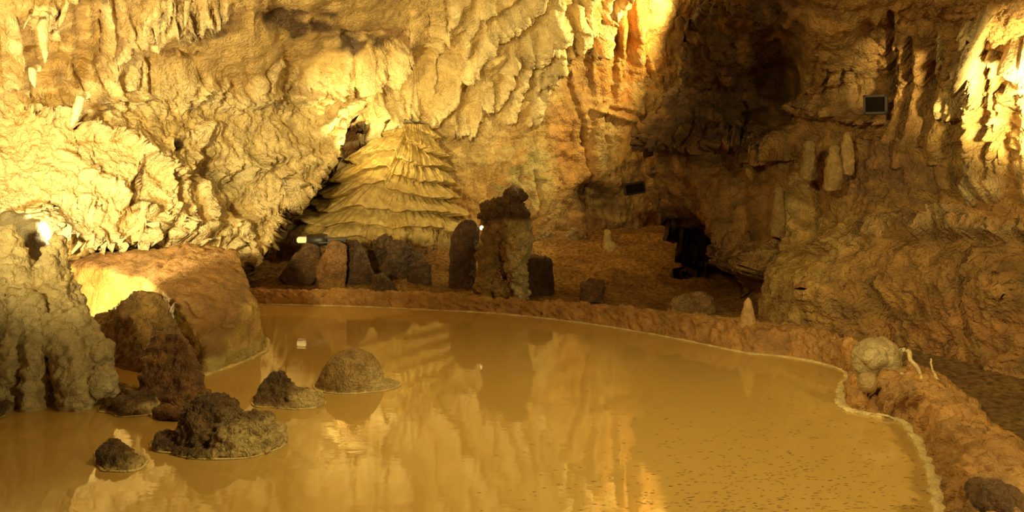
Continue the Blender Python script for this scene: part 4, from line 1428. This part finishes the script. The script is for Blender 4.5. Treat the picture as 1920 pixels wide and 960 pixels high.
f2 = tag(empty('floodlight', at(578, 453, 12.25)), 'black floodlight with a glowing pale end lying on the rock pile', 'floodlight')
f2.rotation_euler = (0, 0, math.radians(10))
box_mesh('housing', .50, .2, .12, M_BLACK, f2, (.36, 0, -.01), .05)
lathe('hood', [(.001, .30), (.09, .30), (.10, .22), (.085, 0), (.07, 0), (.07, .02), (.001, .02)], M_BLACK, f2, (-.02, 0, .02), (0, 90, 0))
box_mesh('lamp_face', .15, .14, .085, plain('pale_lamp_face', (0.8, 0.66, 0.35), .4, 0, (1.0, 0.74, 0.32), 0.35), f2, (-.09, 0, .03), .015)

f3 = tag(empty('floodlight', at(1190, 353, 14.5)), 'dark tilted box floodlight on the back wall beside the right wall edge', 'floodlight')
f3.rotation_euler = (0, math.radians(-10), 0)
box_mesh('housing', .38, .2, .22, M_HOUS, f3, (0, .06, 0), .015)
box_mesh('glass', .32, .02, .16, M_DGLASS, f3, (0, -.04, 0), 0.003)


# ---- single stalactites under the left ceiling
def stalactite(pts, w0, label, seed, col=np.array((0.80, 0.64, 0.36)), group=None):
    """pts: (px, py, depth) from root to tip; w0: root radius in metres"""
    r = at(*pts[0])
    ps = [at(*p) - r for p in pts]
    n = len(ps)
    rad = [w0 * 0.9] + [w0 * (1 - 0.75 * (i / (n - 1)) ** 1.4) for i in range(1, n - 1)] + [w0 * 0.12]

    def bld(bm):
        taper(bm, [(*(ps[0] + (ps[0] - ps[1]) * 0.25 + Vector((0, .12, 0))), w0)] + [(*p, q) for p, q in zip(ps, rad)])
    tag(rock('stalactite', bld, r, max(0.009, w0 * 0.22), w0 * 0.2, w0 * 0.12, 0, 16, 0, col, col * 0.85, seed, M_FLOW, smooth_it=2), label, 'stalactite', group)


stalactite([(86, 24, 7.9), (80, 50, 7.95), (82, 80, 8.0), (85, 105, 8.02), (84, 124, 8.02)], .055, 'single white curved stalactite hanging from the upper left ceiling', 61)
stalactite([(128, 2, 7.6), (122, 20, 7.7), (116, 38, 7.75), (110, 52, 7.75)], .04, 'slanting white stalactite at the top left, right of the curved one', 62)
stalactite([(56, 32, 7.6), (48, 45, 7.65), (42, 60, 7.65)], .02, 'thin stalactite at the top left, left of the curved one', 63)
stalactite([(60, 130, 8.8), (62, 148, 8.85), (66, 168, 8.9)], .05, 'stubby white stalactite below the curved one at the left', 64)
stalactite([(152, 182, 9.2), (145, 205, 9.25), (138, 225, 9.3), (134, 238, 9.3)], .055, 'white stalactite with a dark hollow behind it at mid left', 65)
stalactite([(352, 0, 8.6), (350, 24, 8.75), (347, 52, 8.8)], .045, 'longest stalactite of the white row at the top edge', 66)

# ---- floating specks on the water
rng = random.Random(4)
sv, sf = [], []
for k in range(1000):
    px = rng.gauss(1450, 210)
    py = 690 + 275 * rng.random() ** 0.55
    if not (700 < px < 1745):
        continue
    p = on_level(px, py)
    a, b_ = rng.uniform(.004, .018), rng.uniform(.0018, .0045)
    i = len(sv)
    for q in range(6):
        t_ = q / 6 * 2 * math.pi
        sv.append((p.x + a * math.cos(t_), p.y + b_ * math.sin(t_), 0.0012))
    sf.append(tuple(range(i, i + 6)))
tag(mesh_obj('floating_specks', sv, sf, plain('dark_debris', (0.20, 0.11, 0.035), .7), smooth=False), 'scattered dark specks of debris floating on the right half of the pool', 'debris', kind='stuff')
